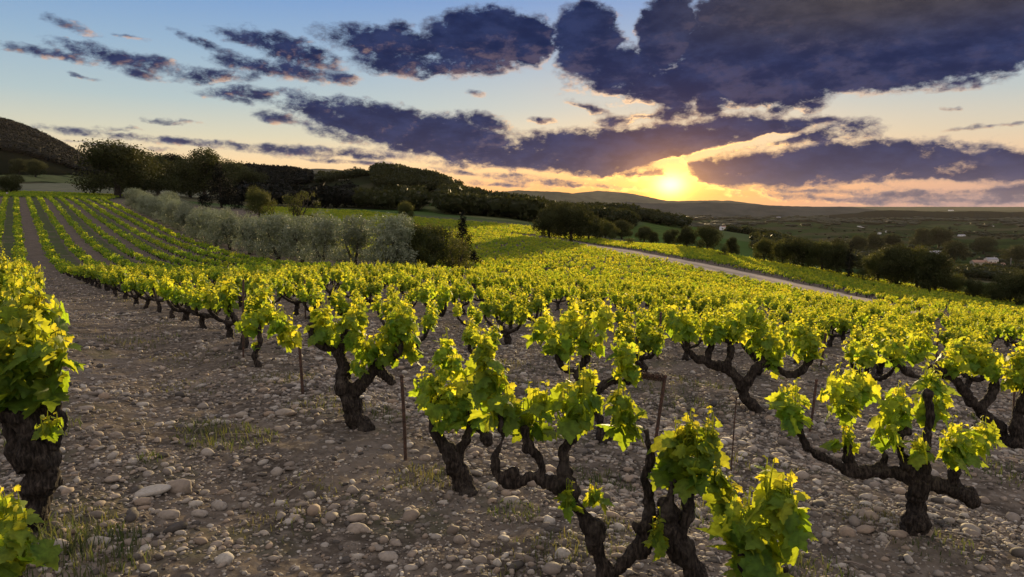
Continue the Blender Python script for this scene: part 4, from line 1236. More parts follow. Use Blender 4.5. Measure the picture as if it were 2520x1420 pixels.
M_TWIG, _g, _o = mat('dry_twig'); principled(_g, _o, (.17, .14, .115), .85)
def make_twigs():
    R = np.random.RandomState(12)
    mb = MB()
    for i in range(170):
        if i < 90: yy = sqrt(R.uniform(4, 49)); u_ = R.uniform(-.75, .75)
        else: yy = sqrt(R.uniform(49, 400)); u_ = R.uniform(-.75, .75)
        x, y = u_ * yy, yy; L = R.uniform(.08, .38); a = R.uniform(0, 2 * pi)
        k = 7
        t = np.linspace(0, 1, k)
        xs = x + cos(a) * L * t + R.normal(0, .018, k).cumsum(); ys = y + sin(a) * L * t + R.normal(0, .018, k).cumsum()
        zs = height(xs, ys) + .012 + .02 * np.sin(t * pi) * R.uniform(.2, 1.6)
        v, tt, q = tube(resample(np.stack([xs, ys, zs], -1), 14), np.linspace(.0042, .0018, 14) * R.uniform(.7, 1.5), 5)
        mb.add(v, T=tt, Q=q)
    o = obj('dry_prunings', mb.mesh('dry_prunings', M_TWIG, True))
    tag(o, 'grey prunings and rootlets scattered on the soil', 'twigs', kind='stuff')
make_twigs()

# ---------------------------------------------------------------- iron stakes
M_RUST, _g, _o = mat('rusty_iron')
_tc = _g.n('ShaderNodeTexCoord').outputs['Object']
_n = _g.noise(_tc, 40, 5, .7)
principled(_g, _o, _g.mix(_g.smooth(_n, .35, .7), (.035, .026, .022, 1), (.12, .062, .04, 1)), .85, bumpn(_g, _n, .5, .003), .3)
STAKES = [  # base px, top px, width px, label
 ((998, 1132), (988, 925), 9, 'bare rusty iron stake right of the thick forked vine'),
 ((744, 972), (738, 850), 8, 'rusty iron stake left of the thick forked vine'),
 ((597, 880), (600, 690), 5, 'thin iron stake beside the tall trunk in the lane-side row'),
 ((752, 785), (750, 690), 4, 'slender dark stake behind the low thin stemmed vine'),
 ((1612, 1088), (1636, 925), 9, 'leaning rusty stake with a wire bundle at its top'),
 ((1618, 885), (1626, 770), 6, 'dark stake standing right of the tuft behind the wire bundle'),
 ((2018, 902), (2032, 822), 6, 'iron stake between the third row vines and the right hand vines'),
 ((1990, 1062), (2010, 935), 7, 'short rusty stake behind the left tuft of the wide spreading vine'),
 ((1796, 1158), (1814, 980), 3.5, 'slender wire stake between the twin stemmed and the wide spreading vine'),
 ((2494, 1040), (2498, 950), 6, 'iron stake near the right edge beside the dark trunked vine'),
 ((2304, 905), (2308, 820), 5, 'iron stake among the vines at the upper right'),
 ((2216, 840), (2220, 780), 4, 'small dark stake in the stony gap at the upper right'),
 ((1042, 830), (1046, 770), 4, 'small stake behind the right tuft of the thick forked vine'),
]
def make_stakes():
    for i, (b, t, w_, lab) in enumerate(STAKES):
        p = ground_at(*b); k = p.y / FPX
        top = at(t[0], t[1], p.y) - np.array(p)
        n = 12
        P_ = np.linspace([0, 0, -.12], top, n)
        P_[:, 0] += .006 * np.sin(np.linspace(0, 3, n) + i)
        v, tt, q = tube(P_, np.full(n, w_ * k * .5), 6 if w_ > 5 else 5)
        mb = MB(); mb.add(v, T=tt, Q=q)
        # flattened burr where the hammer struck
        v2, t2, q2 = tube(np.array([P_[-1] - [0, 0, .012], P_[-1] + [0, 0, .004]]), np.full(2, w_ * k * .62), 7); mb.add(v2, T=t2, Q=q2)
        o = obj('iron_stake', mb.mesh('iron_stake', M_RUST, True), None, p)
        tag(o, lab, 'stake', 'iron stakes of the vineyard')
    # tangled bundle of old wire
    p = at(1632, 930, ground_at(1612, 1088).y)
    q0 = at(1572, 922, ground_at(1612, 1088).y + .1) - p
    R = np.random.RandomState(3); mb = MB()
    for i in range(26):
        ph = R.uniform(0, 6.28); rad = R.uniform(.015, .05)
        t = np.linspace(0, 1, 26)
        P_ = q0[None] * t[:, None] + np.stack([.0 * t, np.cos(t * 22 + ph) * rad, np.sin(t * 22 + ph) * rad * .8 + R.uniform(-.02, .02)], -1)
        v, tt, qq = tube(P_, np.full(26, .0022), 4); mb.add(v, T=tt, Q=qq)
    o = obj('wire_bundle', mb.mesh('wire_bundle', M_RUST, True), None, tuple(p))
    tag(o, 'tangled roll of rusty wire hanging from the leaning stake', 'wire')
make_stakes()

# ---------------------------------------------------------------- trees
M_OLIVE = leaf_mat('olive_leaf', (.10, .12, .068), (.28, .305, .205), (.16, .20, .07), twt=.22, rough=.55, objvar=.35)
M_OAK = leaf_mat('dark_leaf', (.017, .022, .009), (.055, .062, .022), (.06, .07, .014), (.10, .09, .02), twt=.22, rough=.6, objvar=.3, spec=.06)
M_PINE = leaf_mat('pine_needles', (.006, .007, .005), (.010, .012, .008), (.006, .008, .004), twt=.05, rough=.7, objvar=.2, spec=.06)
M_GREEN = leaf_mat('mid_green_leaf', (.026, .036, .012), (.062, .072, .024), (.10, .12, .025), (.18, .16, .03), twt=.3, rough=.6, objvar=.2, spec=.06)

def crown(mb, lobes, n, sz, R, narrow=False):
    """leaf tufts spread through uneven lobes; lobes: (cx,cy,cz,rx,ry,rz)"""
    lobes = np.array(lobes, float)
    w_ = (lobes[:, 3] * lobes[:, 4] * lobes[:, 5]) ** .67; w_ /= w_.sum()
    idx = R.choice(len(lobes), n, p=w_)
    # tufts: leaves gather in little clusters
    ncl = max(30, n // 16)
    cidx = R.choice(len(lobes), ncl, p=w_)
    d = norm(R.normal(0, 1, (ncl, 3)))
    rad = R.uniform(.35, 1.03, (ncl, 1)) ** .45
    cc = lobes[cidx, :3] + d * rad * lobes[cidx, 3:]
    g = R.randint(0, ncl, n)
    cr = sz * (2.6 if not narrow else 1.6)
    off = R.normal(0, 1, (n, 3)) * cr * .6
    p = cc[g] + off
    nr = d[g] * .8 + R.normal(0, .7, (n, 3)) + [0, 0, .2]
    tip = R.normal(0, 1, (n, 3))
    s = sz * R.uniform(.6, 1.4, n)
    tc = R.uniform(0, 1, ncl)
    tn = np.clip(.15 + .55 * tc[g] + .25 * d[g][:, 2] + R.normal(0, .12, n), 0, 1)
    Nn = norm(nr); Tt = norm(tip - Nn * (tip * Nn).sum(-1, keepdims=True)); Sd = np.cross(Tt, Nn)
    a = .32 if narrow else .55
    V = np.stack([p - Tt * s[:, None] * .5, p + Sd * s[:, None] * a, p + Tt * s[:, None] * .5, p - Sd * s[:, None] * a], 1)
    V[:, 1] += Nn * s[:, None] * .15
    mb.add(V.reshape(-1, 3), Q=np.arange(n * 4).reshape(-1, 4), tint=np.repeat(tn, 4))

def limb(mb, P_, R_, seg=7, n=None, seed=0):
    n = n or len(P_) * 4
    Q_ = resample(np.hstack([np.asarray(P_, float), np.asarray(R_, float)[:, None]]), n)
    v, t, q = tube(Q_[:, :3], Q_[:, 3], seg, knob=.15, seed=seed); mb.add(v, T=t, Q=q)

def tree_proto(kind, h, seed, n=6000):
    R = np.random.RandomState(seed)
    names = {'olive': 'olive_tree', 'oak': 'oak_tree', 'pine': 'umbrella_pine', 'fir': 'conifer', 'cypress': 'cypress_tree', 'bush': 'shrub', 'green': 'green_tree', 'sparse': 'leaning_tree'}
    root = empty(names[kind], (0, 0, -600))
    cr = MB(); tk = MB(); lobes = []
    mt = {'olive': M_OLIVE, 'oak': M_OAK, 'pine': M_PINE, 'fir': M_PINE, 'cypress': M_PINE, 'bush': M_GREEN, 'green': M_GREEN, 'sparse': M_GREEN}[kind]
    sz = h * (.023 if kind in ('oak', 'green') else .030)
    if kind in ('olive', 'bush'):
        for k in range(9 if kind == 'olive' else 6):
            a = R.uniform(0, 2 * pi); q = R.uniform(.05, .33) * h; cz = R.uniform(.42, .76) * h
            r = R.uniform(.17, .27) * h
            lobes.append((cos(a) * q, sin(a) * q, cz, r, r, r * R.uniform(.8, 1.15)))
        lobes.append((0, 0, .6 * h, .32 * h, .32 * h, .34 * h))
        for k in range(8):
            a = k * .8; lobes.append((cos(a) * .30 * h, sin(a) * .30 * h, R.uniform(.20, .32) * h, .17 * h, .17 * h, .16 * h))
        for k in range(3):
            a = k * 2.1 + R.uniform(-.3, .3)
            limb(tk, [(0.02 * k, 0, -.1), (cos(a) * .04 * h, sin(a) * .04 * h, .15 * h), (cos(a) * .13 * h, sin(a) * .13 * h, .38 * h), (cos(a) * .2 * h, sin(a) * .2 * h, .62 * h)], [.035 * h, .028 * h, .018 * h, .008 * h], seed=seed + k)
        sz = h * .023
    elif kind in ('oak', 'green'):
        nl = 13
        for k in range(nl):
            a = k * 2.4 + R.uniform(-.3, .3); q = R.uniform(.08, .40) * h; cz = (.38 + .47 * R.uniform(0, 1) * (1 - .4 * q / (.4 * h))) * h
            r = R.uniform(.12, .21) * h
            lobes.append((cos(a) * q, sin(a) * q, cz, r * 1.15, r * 1.15, r * .85))
        lobes.append((0, 0, .58 * h, .30 * h, .30 * h, .32 * h))
        for k in range(7):
            a = k * .9 + R.uniform(-.3, .3); q = R.uniform(.22, .38) * h
            lobes.append((cos(a) * q, sin(a) * q, R.uniform(.20, .34) * h, .15 * h, .15 * h, .13 * h))
        limb(tk, [(0, 0, -.3), (0, 0, .12 * h), (.02 * h, 0, .3 * h), (0, .02 * h, .6 * h)], [.05 * h, .038 * h, .03 * h, .012 * h], seed=seed)
        for L in lobes[:8]:
            limb(tk, [(0, 0, .2 * h), (L[0] * .4, L[1] * .4, .2 * h + (L[2] - .2 * h) * .55), (L[0] * .9, L[1] * .9, L[2])], [.026 * h, .016 * h, .006 * h], 5, seed=seed)
    elif kind == 'pine':
        nl = 12
        for k in range(nl):
            a = k * 2.4 + R.uniform(-.3, .3); q = R.uniform(.05, .36) * h
            lobes.append((cos(a) * q, sin(a) * q, (.86 - .45 * (q / h) + R.uniform(-.06, .05)) * h, .14 * h, .14 * h, .085 * h))
        lobes.append((0, 0, .82 * h, .22 * h, .22 * h, .13 * h))
        limb(tk, [(0, 0, -.3), (.01 * h, 0, .25 * h), (-.02 * h, 0, .5 * h), (0, 0, .8 * h)], [.033 * h, .026 * h, .02 * h, .01 * h], seed=seed)
        for L in lobes[:10]:
            limb(tk, [(-.01 * h, 0, R.uniform(.4, .6) * h), (L[0] * .5, L[1] * .5, L[2] - .12 * h), (L[0], L[1], L[2])], [.013 * h, .009 * h, .004 * h], 5, seed=seed)
    elif kind == 'fir':
        for k in range(26):
            t = k / 25.; a = k * 2.4; q = (.30 * (1 - t) + .02) * h * R.uniform(.6, 1.1)
            lobes.append((cos(a) * q, sin(a) * q, (.10 + .84 * t) * h, (.13 * (1 - t) + .04) * h, (.13 * (1 - t) + .04) * h, (.055 * (1 - t) + .04) * h))
        limb(tk, [(0, 0, -.3), (0, 0, .5 * h), (0, 0, .98 * h)], [.03 * h, .018 * h, .003 * h], seed=seed)
    elif kind == 'cypress':
        for k in range(12):
            t = k / 11.; lobes.append((R.uniform(-.015, .015) * h, R.uniform(-.015, .015) * h, (.08 + .88 * t) * h, (.085 * sin(pi * min(.98, .25 + .72 * t)) + .012) * h, (.085 * sin(pi * min(.98, .25 + .72 * t)) + .012) * h, .08 * h))
        limb(tk, [(0, 0, -.3), (0, 0, .5 * h), (0, 0, .95 * h)], [.022 * h, .012 * h, .003 * h], seed=seed)
        sz = h * .02
    elif kind == 'sparse':
        for k in range(12):
            a = R.uniform(0, 2 * pi); q = R.uniform(.1, .5) * h
            lobes.append((cos(a) * q - .05 * h, sin(a) * q * .6, R.uniform(.4, .9) * h, .11 * h, .11 * h, .06 * h))
        for k, (dx_, tz) in enumerate(((-.35, .9), (.1, .95), (-.15, .8), (.3, .7))):
            limb(tk, [(0.06 * h * k, 0, -.2), (dx_ * .3 * h + .04 * h * k, 0, .3 * h), (dx_ * .7 * h, .05 * h, .6 * h), (dx_ * h, 0, tz * h)], [.024 * h, .018 * h, .012 * h, .005 * h], 6, seed=seed + k)
        for L in lobes: limb(tk, [(L[0] * .3, 0, L[2] * .55), (L[0] * .7, L[1] * .7, L[2] * .85), L[:3]], [.009 * h, .006 * h, .003 * h], 4, seed=seed)
        n = n // 3
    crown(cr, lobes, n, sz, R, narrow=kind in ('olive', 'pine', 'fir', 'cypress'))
    zt = np.percentile(cr.V[0][:, 2], 97 if kind == 'olive' else 98.5)
    for q_ in cr.V + tk.V: q_[:, 2] *= h / zt
    obj('trunk', tk.mesh('tree_wood', M_TBARK, True), root)
    obj('crown', cr.mesh('tree_crown', mt, False), root)
    return root

_used = {}
def plant(kind, i, x, y, hh, label, group, z=None, wide=1.0, rz=None, name=None):
    """copy number i of a kind, scaled to height hh"""
    p = TP[kind][i % len(TP[kind])]
    sc = hh / 10.0
    loc = (x, y, H(x, y) if z is None else z)
    rz = (x * 7.3 + y * 1.9) % 6.28 if rz is None else rz
    if id(p) not in _used:
        _used[id(p)] = 1; o = p; o.location = loc; o.rotation_euler = (0, 0, rz); o.scale = (sc * wide, sc * wide, sc)
    else:
        o = copy_tree(p, loc, rz, (sc * wide, sc * wide, sc))
    tag(o, label, 'shrub' if kind == 'bush' else 'tree', group)
    if name: o.name = name
    return o

TP = {'olive': [tree_proto('olive', 10, 50 + i, 16000) for i in range(4)], 'oak': [tree_proto('oak', 10, 60 + i, 16000) for i in range(4)],
      'pine': [tree_proto('pine', 10, 70 + i, 6000) for i in range(2)], 'fir': [tree_proto('fir', 10, 80, 6000)], 'cypress': [tree_proto('cypress', 10, 85, 3000)],
      'green': [tree_proto('green', 10, 90 + i, 12000) for i in range(2)], 'bush': [tree_proto('bush', 10, 95 + i, 5000) for i in range(2)], 'sparse': [tree_proto('sparse', 10, 99, 3600)]}

def plant_olives():
    R = np.random.RandomState(4)
    s = 53.0; i = 0
    front = []
    while s < 208:
        n = 25.0 + R.uniform(-.4, .4)
        front.append((RN[0] * n + RD[0] * s, RN[1] * n + RD[1] * s)); s += 7.5 + R.uniform(-.9, .9)
    for i, (x, y) in enumerate(front):
        plant('olive', i, x, y, R.uniform(4.2, 5.5) * (.88 if i == 0 else 1), f'silvery round olive tree, {ordn(i)} from the near end of the front olive row', 'olive trees in a double row', wide=R.uniform(1.08, 1.26))
    s = 63.0; i = 0
    while s < 190:
        n = 30.5 + R.uniform(-.6, .6)
        x, y = RN[0] * n + RD[0] * s, RN[1] * n + RD[1] * s
        if R.uniform() < .75:
            plant('olive', i + 2, x, y, R.uniform(4.3, 5.3), f'olive tree half hidden, {ordn(i)} from the near end of the rear olive row', 'olive trees in a double row', wide=R.uniform(1.0, 1.15)); i += 1
        s += 7.4
plant_olives()

def on(px, py): return ground_at(px, py)
TREES = [  # kind, proto, base px, height px, wide, label
 ('oak', 0, (290, 486), 126, 1.45, 'huge dark oak with ragged crown standing leftmost at the end of the olive rows'),
 ('oak', 1, (352, 484), 104, 1.3, 'dark oak touching the right side of the huge leftmost oak'),
 ('oak', 2, (390, 482), 92, 1.2, 'dark oak between the huge oak and the lone umbrella pine'),
 ('pine', 0, (427, 480), 96, 1.25, 'umbrella pine with a clear bare trunk seen against the pale field'),
 ('oak', 3, (505, 492), 116, 1.15, 'tall round crowned dark tree right of the umbrella pine'),
 ('oak', 1, (468, 486), 90, 1.0, 'dark tree filling the gap between umbrella pine and tall round tree'),
 ('oak', 0, (560, 490), 88, 1.3, 'dark tree behind the layered conifer'),
 ('oak', 2, (610, 492), 72, 1.4, 'low dark tree behind the olive green broad tree'),
 ('bush', 0, (467, 486), 34, .8, 'small round clipped bush left of the conifer on the field edge'),
 ('fir', 0, (545, 512), 98, 1.25, 'dark layered conifer rising behind the olive trees'),
 ('green', 0, (640, 538), 70, 1.05, 'olive green broad tree behind the middle of the olive row'),
 ('sparse', 0, (738, 562), 88, 1.0, 'sparse leaning tree with bare limbs above the olive row'),
 ('bush', 1, (770, 560), 34, 1.2, 'dark bush at the foot of the sparse leaning tree'),
 ('oak', 2, (28, 478), 46, 1.3, 'dark clipped thicket at the left edge of the picture'),
 ('oak', 0, (88, 436), 40, 1.2, 'dark tree on the slope below the mountain, right one of a pair'),
 ('oak', 3, (48, 430), 36, 1.1, 'dark tree on the slope below the mountain, left one of a pair'),
 ('green', 1, (998, 545), 46, 1.0, 'small lone green tree in the yellow vineyard behind the olives'),
 ('green', 0, (1005, 668), 122, 1.25, 'dark green broad tree right beside the nearest olive tree'),
 ('green', 1, (1068, 666), 108, 1.15, 'dense green tree between the broad tree and the pointed one'),
 ('oak', 1, (1035, 668), 104, 1.1, 'dark shadowy tree between the two green trees by the olives'),
 ('bush', 0, (1125, 672), 84, 1.1, 'bushy green shrub at the right end of the tree clump'),
 ('fir', 0, (1138, 664), 128, .8, 'thin pointed tree with upswept branches at the right end of the clump'),
 ('oak', 0, (1352, 590), 74, 1.2, 'round dark oak left end of the clump above the dirt road'),
 ('oak', 2, (1405, 597), 92, 1.15, 'largest dark oak of the clump above the dirt road'),
 ('oak', 3, (1448, 595), 64, 1.2, 'dark oak sloping down right of the largest oak above the road'),
 ('green', 0, (1490, 592), 48, 1.4, 'brownish bushy tree right of the oaks above the road'),
 ('oak', 1, (1530, 588), 44, 1.5, 'low dark tree between the brownish tree and the small round tree'),
 ('oak', 0, (1585, 596), 36, 1.3, 'small round dark tree on a thin trunk, left of two'),
 ('oak', 1, (1608, 600), 28, 1.1, 'small round dark tree on a thin trunk, right of two'),
 ('bush', 1, (1550, 604), 18, 1.6, 'low round shrub in the strip of vineyard beyond the road'),
 ('oak', 2, (1650, 606), 40, 1.0, 'dark tree at the left of the glowing stand below the sun'),
 ('oak', 3, (1690, 612), 52, 1.0, 'tall dark tree in the stand below the sun'),
 ('oak', 0, (1740, 620), 60, 1.0, 'tallest dark tree of the stand below the white barn'),
 ('oak', 1, (1800, 630), 44, .9, 'dark tree right of the tallest tree below the white barn'),
 ('bush', 0, (1778, 634), 34, 1.1, 'pale round bush in front of the stand below the white barn'),
 ('green', 1, (1880, 650), 60, 1.0, 'grey green tree at the left end of the long tree belt'),
 ('green', 0, (1925, 656), 62, 1.1, 'broad grey green tree in the left part of the long tree belt'),
 ('oak', 2, (1975, 664), 74, 1.1, 'dark tree near the left part of the long tree belt'),
 ('green', 1, (2022, 672), 76, 1.1, 'round tree of the belt left of the cypress'),
 ('oak', 3, (2060, 680), 80, .9, 'dark tree of the belt touching the cypress'),
 ('cypress', 0, (2088, 690), 92, 1.2, 'slim pointed cypress in the long tree belt'),
 ('bush', 1, (2118, 694), 38, 1.2, 'low bush right of the cypress in the gap of the belt'),
 ('green', 0, (2160, 700), 78, 1.1, 'round green tree just right of the gap in the belt'),
 ('oak', 0, (2205, 708), 100, 1.0, 'tall dark tree of the belt below the long shed'),
 ('green', 1, (2255, 716), 104, 1.0, 'tall green tree of the belt right of the shed'),
 ('oak', 1, (2300, 724), 100, 1.0, 'dark tree of the belt left of the farmhouse'),
 ('green', 0, (2345, 730), 54, 1.1, 'green tree of the belt in front of the farmhouse left end'),
 ('oak', 2, (2395, 740), 52, 1.0, 'dark tree of the belt in front of the farmhouse'),
 ('green', 1, (2440, 748), 52, 1.0, 'green tree of the belt below the farmhouse right end'),
 ('oak', 3, (2485, 756), 84, 1.0, 'dark tree of the belt near the right edge'),
 ('oak', 0, (2530, 764), 94, 1.1, 'dark tree of the belt cut by the right edge'),
 ('oak', 1, (2060, 640), 50, 1.2, 'dark tree behind the cypress, left end of the rear wood'),
 ('oak', 2, (2110, 625), 44, 1.1, 'dark tree above the brown field, second of the rear wood'),
 ('oak', 3, (2150, 622), 46, 1.1, 'dark tree above the brown field, third of the rear wood'),
 ('oak', 0, (2195, 622), 44, 1.2, 'dark tree above the brown field, fourth of the rear wood'),
 ('oak', 1, (2270, 612), 48, 1.3, 'dark round tree just behind the long shed'),
 ('oak', 2, (2310, 612), 50, 1.2, 'dark tree right behind the long shed'),
 ('oak', 3, (2348, 645), 50, 1.2, 'dark tree between the shed and the farmhouse'),
 ('cypress', 0, (2334, 600), 40, 2.0, 'stout dark cypress behind the shed'),
 ('oak', 0, (2420, 625), 40, 1.6, 'dark wide tree behind the farmhouse roof'),
 ('oak', 1, (2500, 650), 44, 1.6, 'dark tree behind the utility pole at the right edge'),
]
def plant_trees():
    for k, i, b, hp, wd_, lab in TREES:
        p = on(*b)
        plant(k, i, p.x, p.y, hp / FPX * p.y, lab, 'single trees around the vineyard', z=p.z, wide=wd_)
plant_trees()
for _l in TP.values():
    for _p in _l:
        if id(_p) not in _used:
            for _c in list(_p.children): bpy.data.objects.remove(_c)
            bpy.data.objects.remove(_p)

# ---------------------------------------------------------------- far woods
def woods(name, label, pts, hr, nleaf, mt, seed=0, wide=(.45, .7)):
    """many trees that read as one mass: each a lumpy core wrapped in tufts"""
    R = np.random.RandomState(seed)
    x, y = pts[:, 0], pts[:, 1]; n = len(x)
    z = height(x, y)
    hh = R.uniform(hr[0], hr[1], n) * (1 + .25 * vnoise(x / 40., y / 40., seed=seed)); wd_ = hh * R.uniform(wide[0], wide[1], n)
    mb = MB()
    v0, f0 = ICO1
    lump = 1 + .30 * vnoise(v0[None, :, 0] * 2 + np.arange(n)[:, None] * 3.7, v0[None, :, 1] * 2 + np.arange(n)[:, None], v0[None, :, 2] * 2)
    V = v0[None] * lump[..., None] * np.stack([wd_, wd_, hh * .42], -1)[:, None, :] * .74
    V += np.stack([x, y, z + hh * .52], -1)[:, None, :]
    tt = R.uniform(0, .45, n)
    mb.add(V.reshape(-1, 3), T=(np.arange(n)[:, None, None] * len(v0) + f0[None]).reshape(-1, 3), tint=np.repeat(tt * .5, len(v0)))
    if nleaf:
        d = norm(R.normal(0, 1, (n, nleaf, 3))); d[..., 2] = np.abs(d[..., 2]) * np.where(R.uniform(0, 1, (n, nleaf)) < .8, 1, -1)
        c = d * R.uniform(.66, 1.12, (n, nleaf, 1)) * np.stack([wd_, wd_, hh * .45], -1)[:, None, :] + np.stack([x, y, z + hh * .52], -1)[:, None, :]
        c = c.reshape(-1, 3); m_ = len(c)
        s = np.repeat(hh, nleaf) * .10 * R.uniform(.4, 1.5, m_)
        a = norm(R.normal(0, 1, (m_, 3))); b = norm(np.cross(a, R.normal(0, 1, (m_, 3))))
        V = np.stack([c + a * s[:, None], c - a * s[:, None] * .5 + b * s[:, None] * .8, c - a * s[:, None] * .5 - b * s[:, None] * .8], 1)
        mb.add(V.reshape(-1, 3), T=np.arange(m_ * 3).reshape(-1, 3), tint=np.repeat(np.clip(np.repeat(tt, nleaf) + R.uniform(-.15, .45, m_), 0, 1), 3))
    o = obj(name, mb.mesh(name, mt, False)); tag(o, label, 'wood', kind='stuff')
    print(name, n)

def scatter_poly(poly_px, spacing, seed=0, maxn=6000):
    P_ = np.array([ground_at(*p)[:2] for p in poly_px])
    R = np.random.RandomState(seed)
    x0, y0 = P_.min(0); x1, y1 = P_.max(0)
    n = int((x1 - x0) * (y1 - y0) / spacing ** 2)
    n = min(n, 60000)
    x = R.uniform(x0, x1, n); y = R.uniform(y0, y1, n)
    m_ = inside(P_, x, y)
    r = np.stack([x[m_], y[m_]], -1)
    return r[:maxn]

def ridge(px0, px1, Y0, Y1, n, seed):
    """points spread between two bearings and two distances"""
    R = np.random.RandomState(seed)
    u = np.array([ray(p, 505)[0] for p in (px0, px1)])
    uu = R.uniform(u[0], u[1], n); yy = np.exp(R.uniform(math.log(Y0), math.log(Y1), n))
    return np.stack([uu * yy, yy], -1)

woods('mountain_wood', 'dark pine forest covering the mountain at the far left', np.vstack([ridge(-160, 330, 1180, 2300, 6500, 1), ridge(245, 420, 850, 1200, 500, 11)]), (9, 15), 26, M_PINE, 2)
woods('left_ridge_wood', 'dark wood along the low ridge behind the olive trees', np.vstack([ridge(330, 765, 760, 1300, 2600, 3), ridge(560, 700, 420, 700, 260, 5), ridge(640, 860, 330, 520, 130, 6)]), (8, 12), 70, M_PINE, 4)
woods('centre_hill_wood', 'dark wooded hill running down to the right in the middle distance',
      np.vstack([ridge(925, 1100, 540, 900, 1100, 7), ridge(785, 930, 700, 900, 90, 17), ridge(1090, 1330, 330, 620, 900, 8), ridge(860, 1040, 340, 470, 170, 9), ridge(1280, 1560, 480, 780, 560, 10), ridge(1500, 1690, 600, 800, 220, 12)]), (7.5, 11), 90, M_OAK, 6)
woods('valley_belts', 'dark belts of trees between the valley fields on the right',
      np.vstack([ridge(1860, 2010, 420, 560, 150, 21), ridge(1795, 2000, 740, 880, 190, 22), ridge(1900, 2330, 560, 640, 200, 23), ridge(2380, 2600, 560, 700, 160, 24), ridge(2050, 2260, 1150, 1500, 420, 25), ridge(2290, 2340, 1050, 1300, 60, 26), ridge(2440, 2600, 900, 980, 60, 27)]), (7, 11), 60, M_OAK, 7)
def valley():
    R = np.random.RandomState(9)
    yy = np.exp(R.uniform(math.log(1000), math.log(9000), 26000)); uu = R.uniform(.05, .86, 26000)
    xx = uu * yy
    f = fbm(xx / 420., yy / 420., oct=4, seed=60) + .25 * (yy > 3200) + .2 * (yy > 5000)
    ln = np.abs(((xx * .9 + yy * .25) / 330.) % 1 - .5) > .487
    ln2 = np.abs(((yy * .95 - xx * .2) / 260.) % 1 - .5) > .488
    m_ = (f > .66) | ((ln | ln2) & (R.uniform(0, 1, len(xx)) < .45))
    return np.stack([xx[m_], yy[m_]], -1)
_v = valley()
woods('valley_woods', 'scattered copses and hedges across the far valley', _v[_v[:, 1] < 3200], (8, 13), 12, M_OAK, 8, (.6, 1.1))
woods('horizon_woods', 'dark forest along the far edge of the valley', _v[_v[:, 1] >= 3200], (14, 24), 4, M_OAK, 9, (1.2, 2.4))

# ---------------------------------------------------------------- far mountains
def mountain(name, prof, dist, depth, colr):
    """prof: (px, py of the crest) ; a broad range with two flanks"""
    px = np.linspace(prof[0][0], prof[-1][0], 240)
    py = np.interp(px, [p[0] for p in prof], [p[1] for p in prof])
    py = py + .9 * fbm(px / 22., px * 0, oct=4, seed=int(dist) % 97)
    dirs = np.array([ray(a, b) for a, b in zip(px, py)])
    rows = []
    for k, (dd, hf) in enumerate(((-1.0, 0.0), (-.75, .30), (-.5, .55), (-.25, .82), (0, 1.0), (.3, .8), (.7, .4), (1.0, 0.0))):
        Yd = dist + dd * depth
        crest = dirs[:, 2] * dist
        base = -125.0
        zz = base + (crest - base) * hf + (1 - abs(2 * hf - 1)) * (crest - base) * .10 * fbm(px / 14., px * 0 + k * 2.1, oct=3, seed=5)
        rows.append(np.stack([dirs[:, 0] * Yd, np.full(len(px), Yd), zz], -1))
    V = np.array(rows); nr, nc = V.shape[:2]
    i = np.arange(nr - 1)[:, None] * nc; j = np.arange(nc - 1)[None, :]
    Q = np.stack([i + j, i + j + 1, i + nc + j + 1, i + nc + j], -1).reshape(-1, 4)
    m, g, out = mat(name + '_slope')
    pos = g.n('ShaderNodeNewGeometry').outputs['Position']
    n_ = g.noise(pos, .004, 6, .6)
    principled(g, out, g.mix(g.smooth(n_, .35, .65), (*colr, 1), (colr[0] * 1.6, colr[1] * 1.5, colr[2] * 1.4, 1)), .95, None, .0)
    o = obj(name, mesh_np(name, V.reshape(-1, 3), Q, m, True)); tag(o, kind='structure')
mountain('far_hills', [(1190, 506), (1205, 474), (1270, 468), (1400, 474), (1440, 482), (1500, 500), (1530, 508)], 9000, 1300, (.05, .055, .04))
mountain('distant_hills', [(1350, 506), (1400, 476), (1470, 470), (1540, 474), (1600, 486), (1640, 494), (1700, 494), (1790, 493), (1850, 500), (1900, 508)], 13000, 1500, (.05, .055, .04))
mountain('blue_plateau', [(1480, 508), (1540, 497), (1600, 500), (1680, 500), (1740, 497), (1830, 501), (1930, 506), (2020, 509), (2060, 508), (2140, 514), (2200, 520)], 7600, 900, (.03, .035, .035))
mountain('notch_hill', [(690, 436), (740, 418), (775, 415), (820, 416), (900, 430), (930, 450)], 5400, 700, (.05, .055, .045))
mountain('right_ridge', [(2040, 530), (2130, 521), (2190, 516), (2260, 519), (2330, 522), (2390, 519), (2460, 521), (2560, 523), (2700, 520), (2800, 530)], 5600, 800, (.008, .010, .007))

# ---------------------------------------------------------------- buildings and small things
def flat_mat(name, c, rough=.85, var=.25, sc=2.0):
    m, g, out = mat(name)
    tc_ = g.n('ShaderNodeTexCoord').outputs['Object']
    n_ = g.noise(tc_, sc, 5, .6)
    principled(g, out, g.mix(g.smooth(n_, .3, .7), (*c, 1), (c[0] * (1 - var), c[1] * (1 - var), c[2] * (1 - var), 1)), rough, bumpn(g, n_, .3, .03), .2)
    return m
M_STUCCO = flat_mat('pale_stucco', (.62, .58, .52)); M_STONEW = flat_mat('stone_wall', (.38, .33, .27), var=.4, sc=1.2)
M_TILE = flat_mat('clay_roof_tiles', (.30, .19, .14), var=.35, sc=1.5); M_GREYROOF = flat_mat('grey_sheet_roof', (.26, .26, .28), .6)
M_WHITE = flat_mat('white_wall', (.75, .74, .74), var=.12); M_DARK = flat_mat('dark_opening', (.02, .02, .022), .4); M_POLE = flat_mat('grey_pole', (.28, .26, .24))

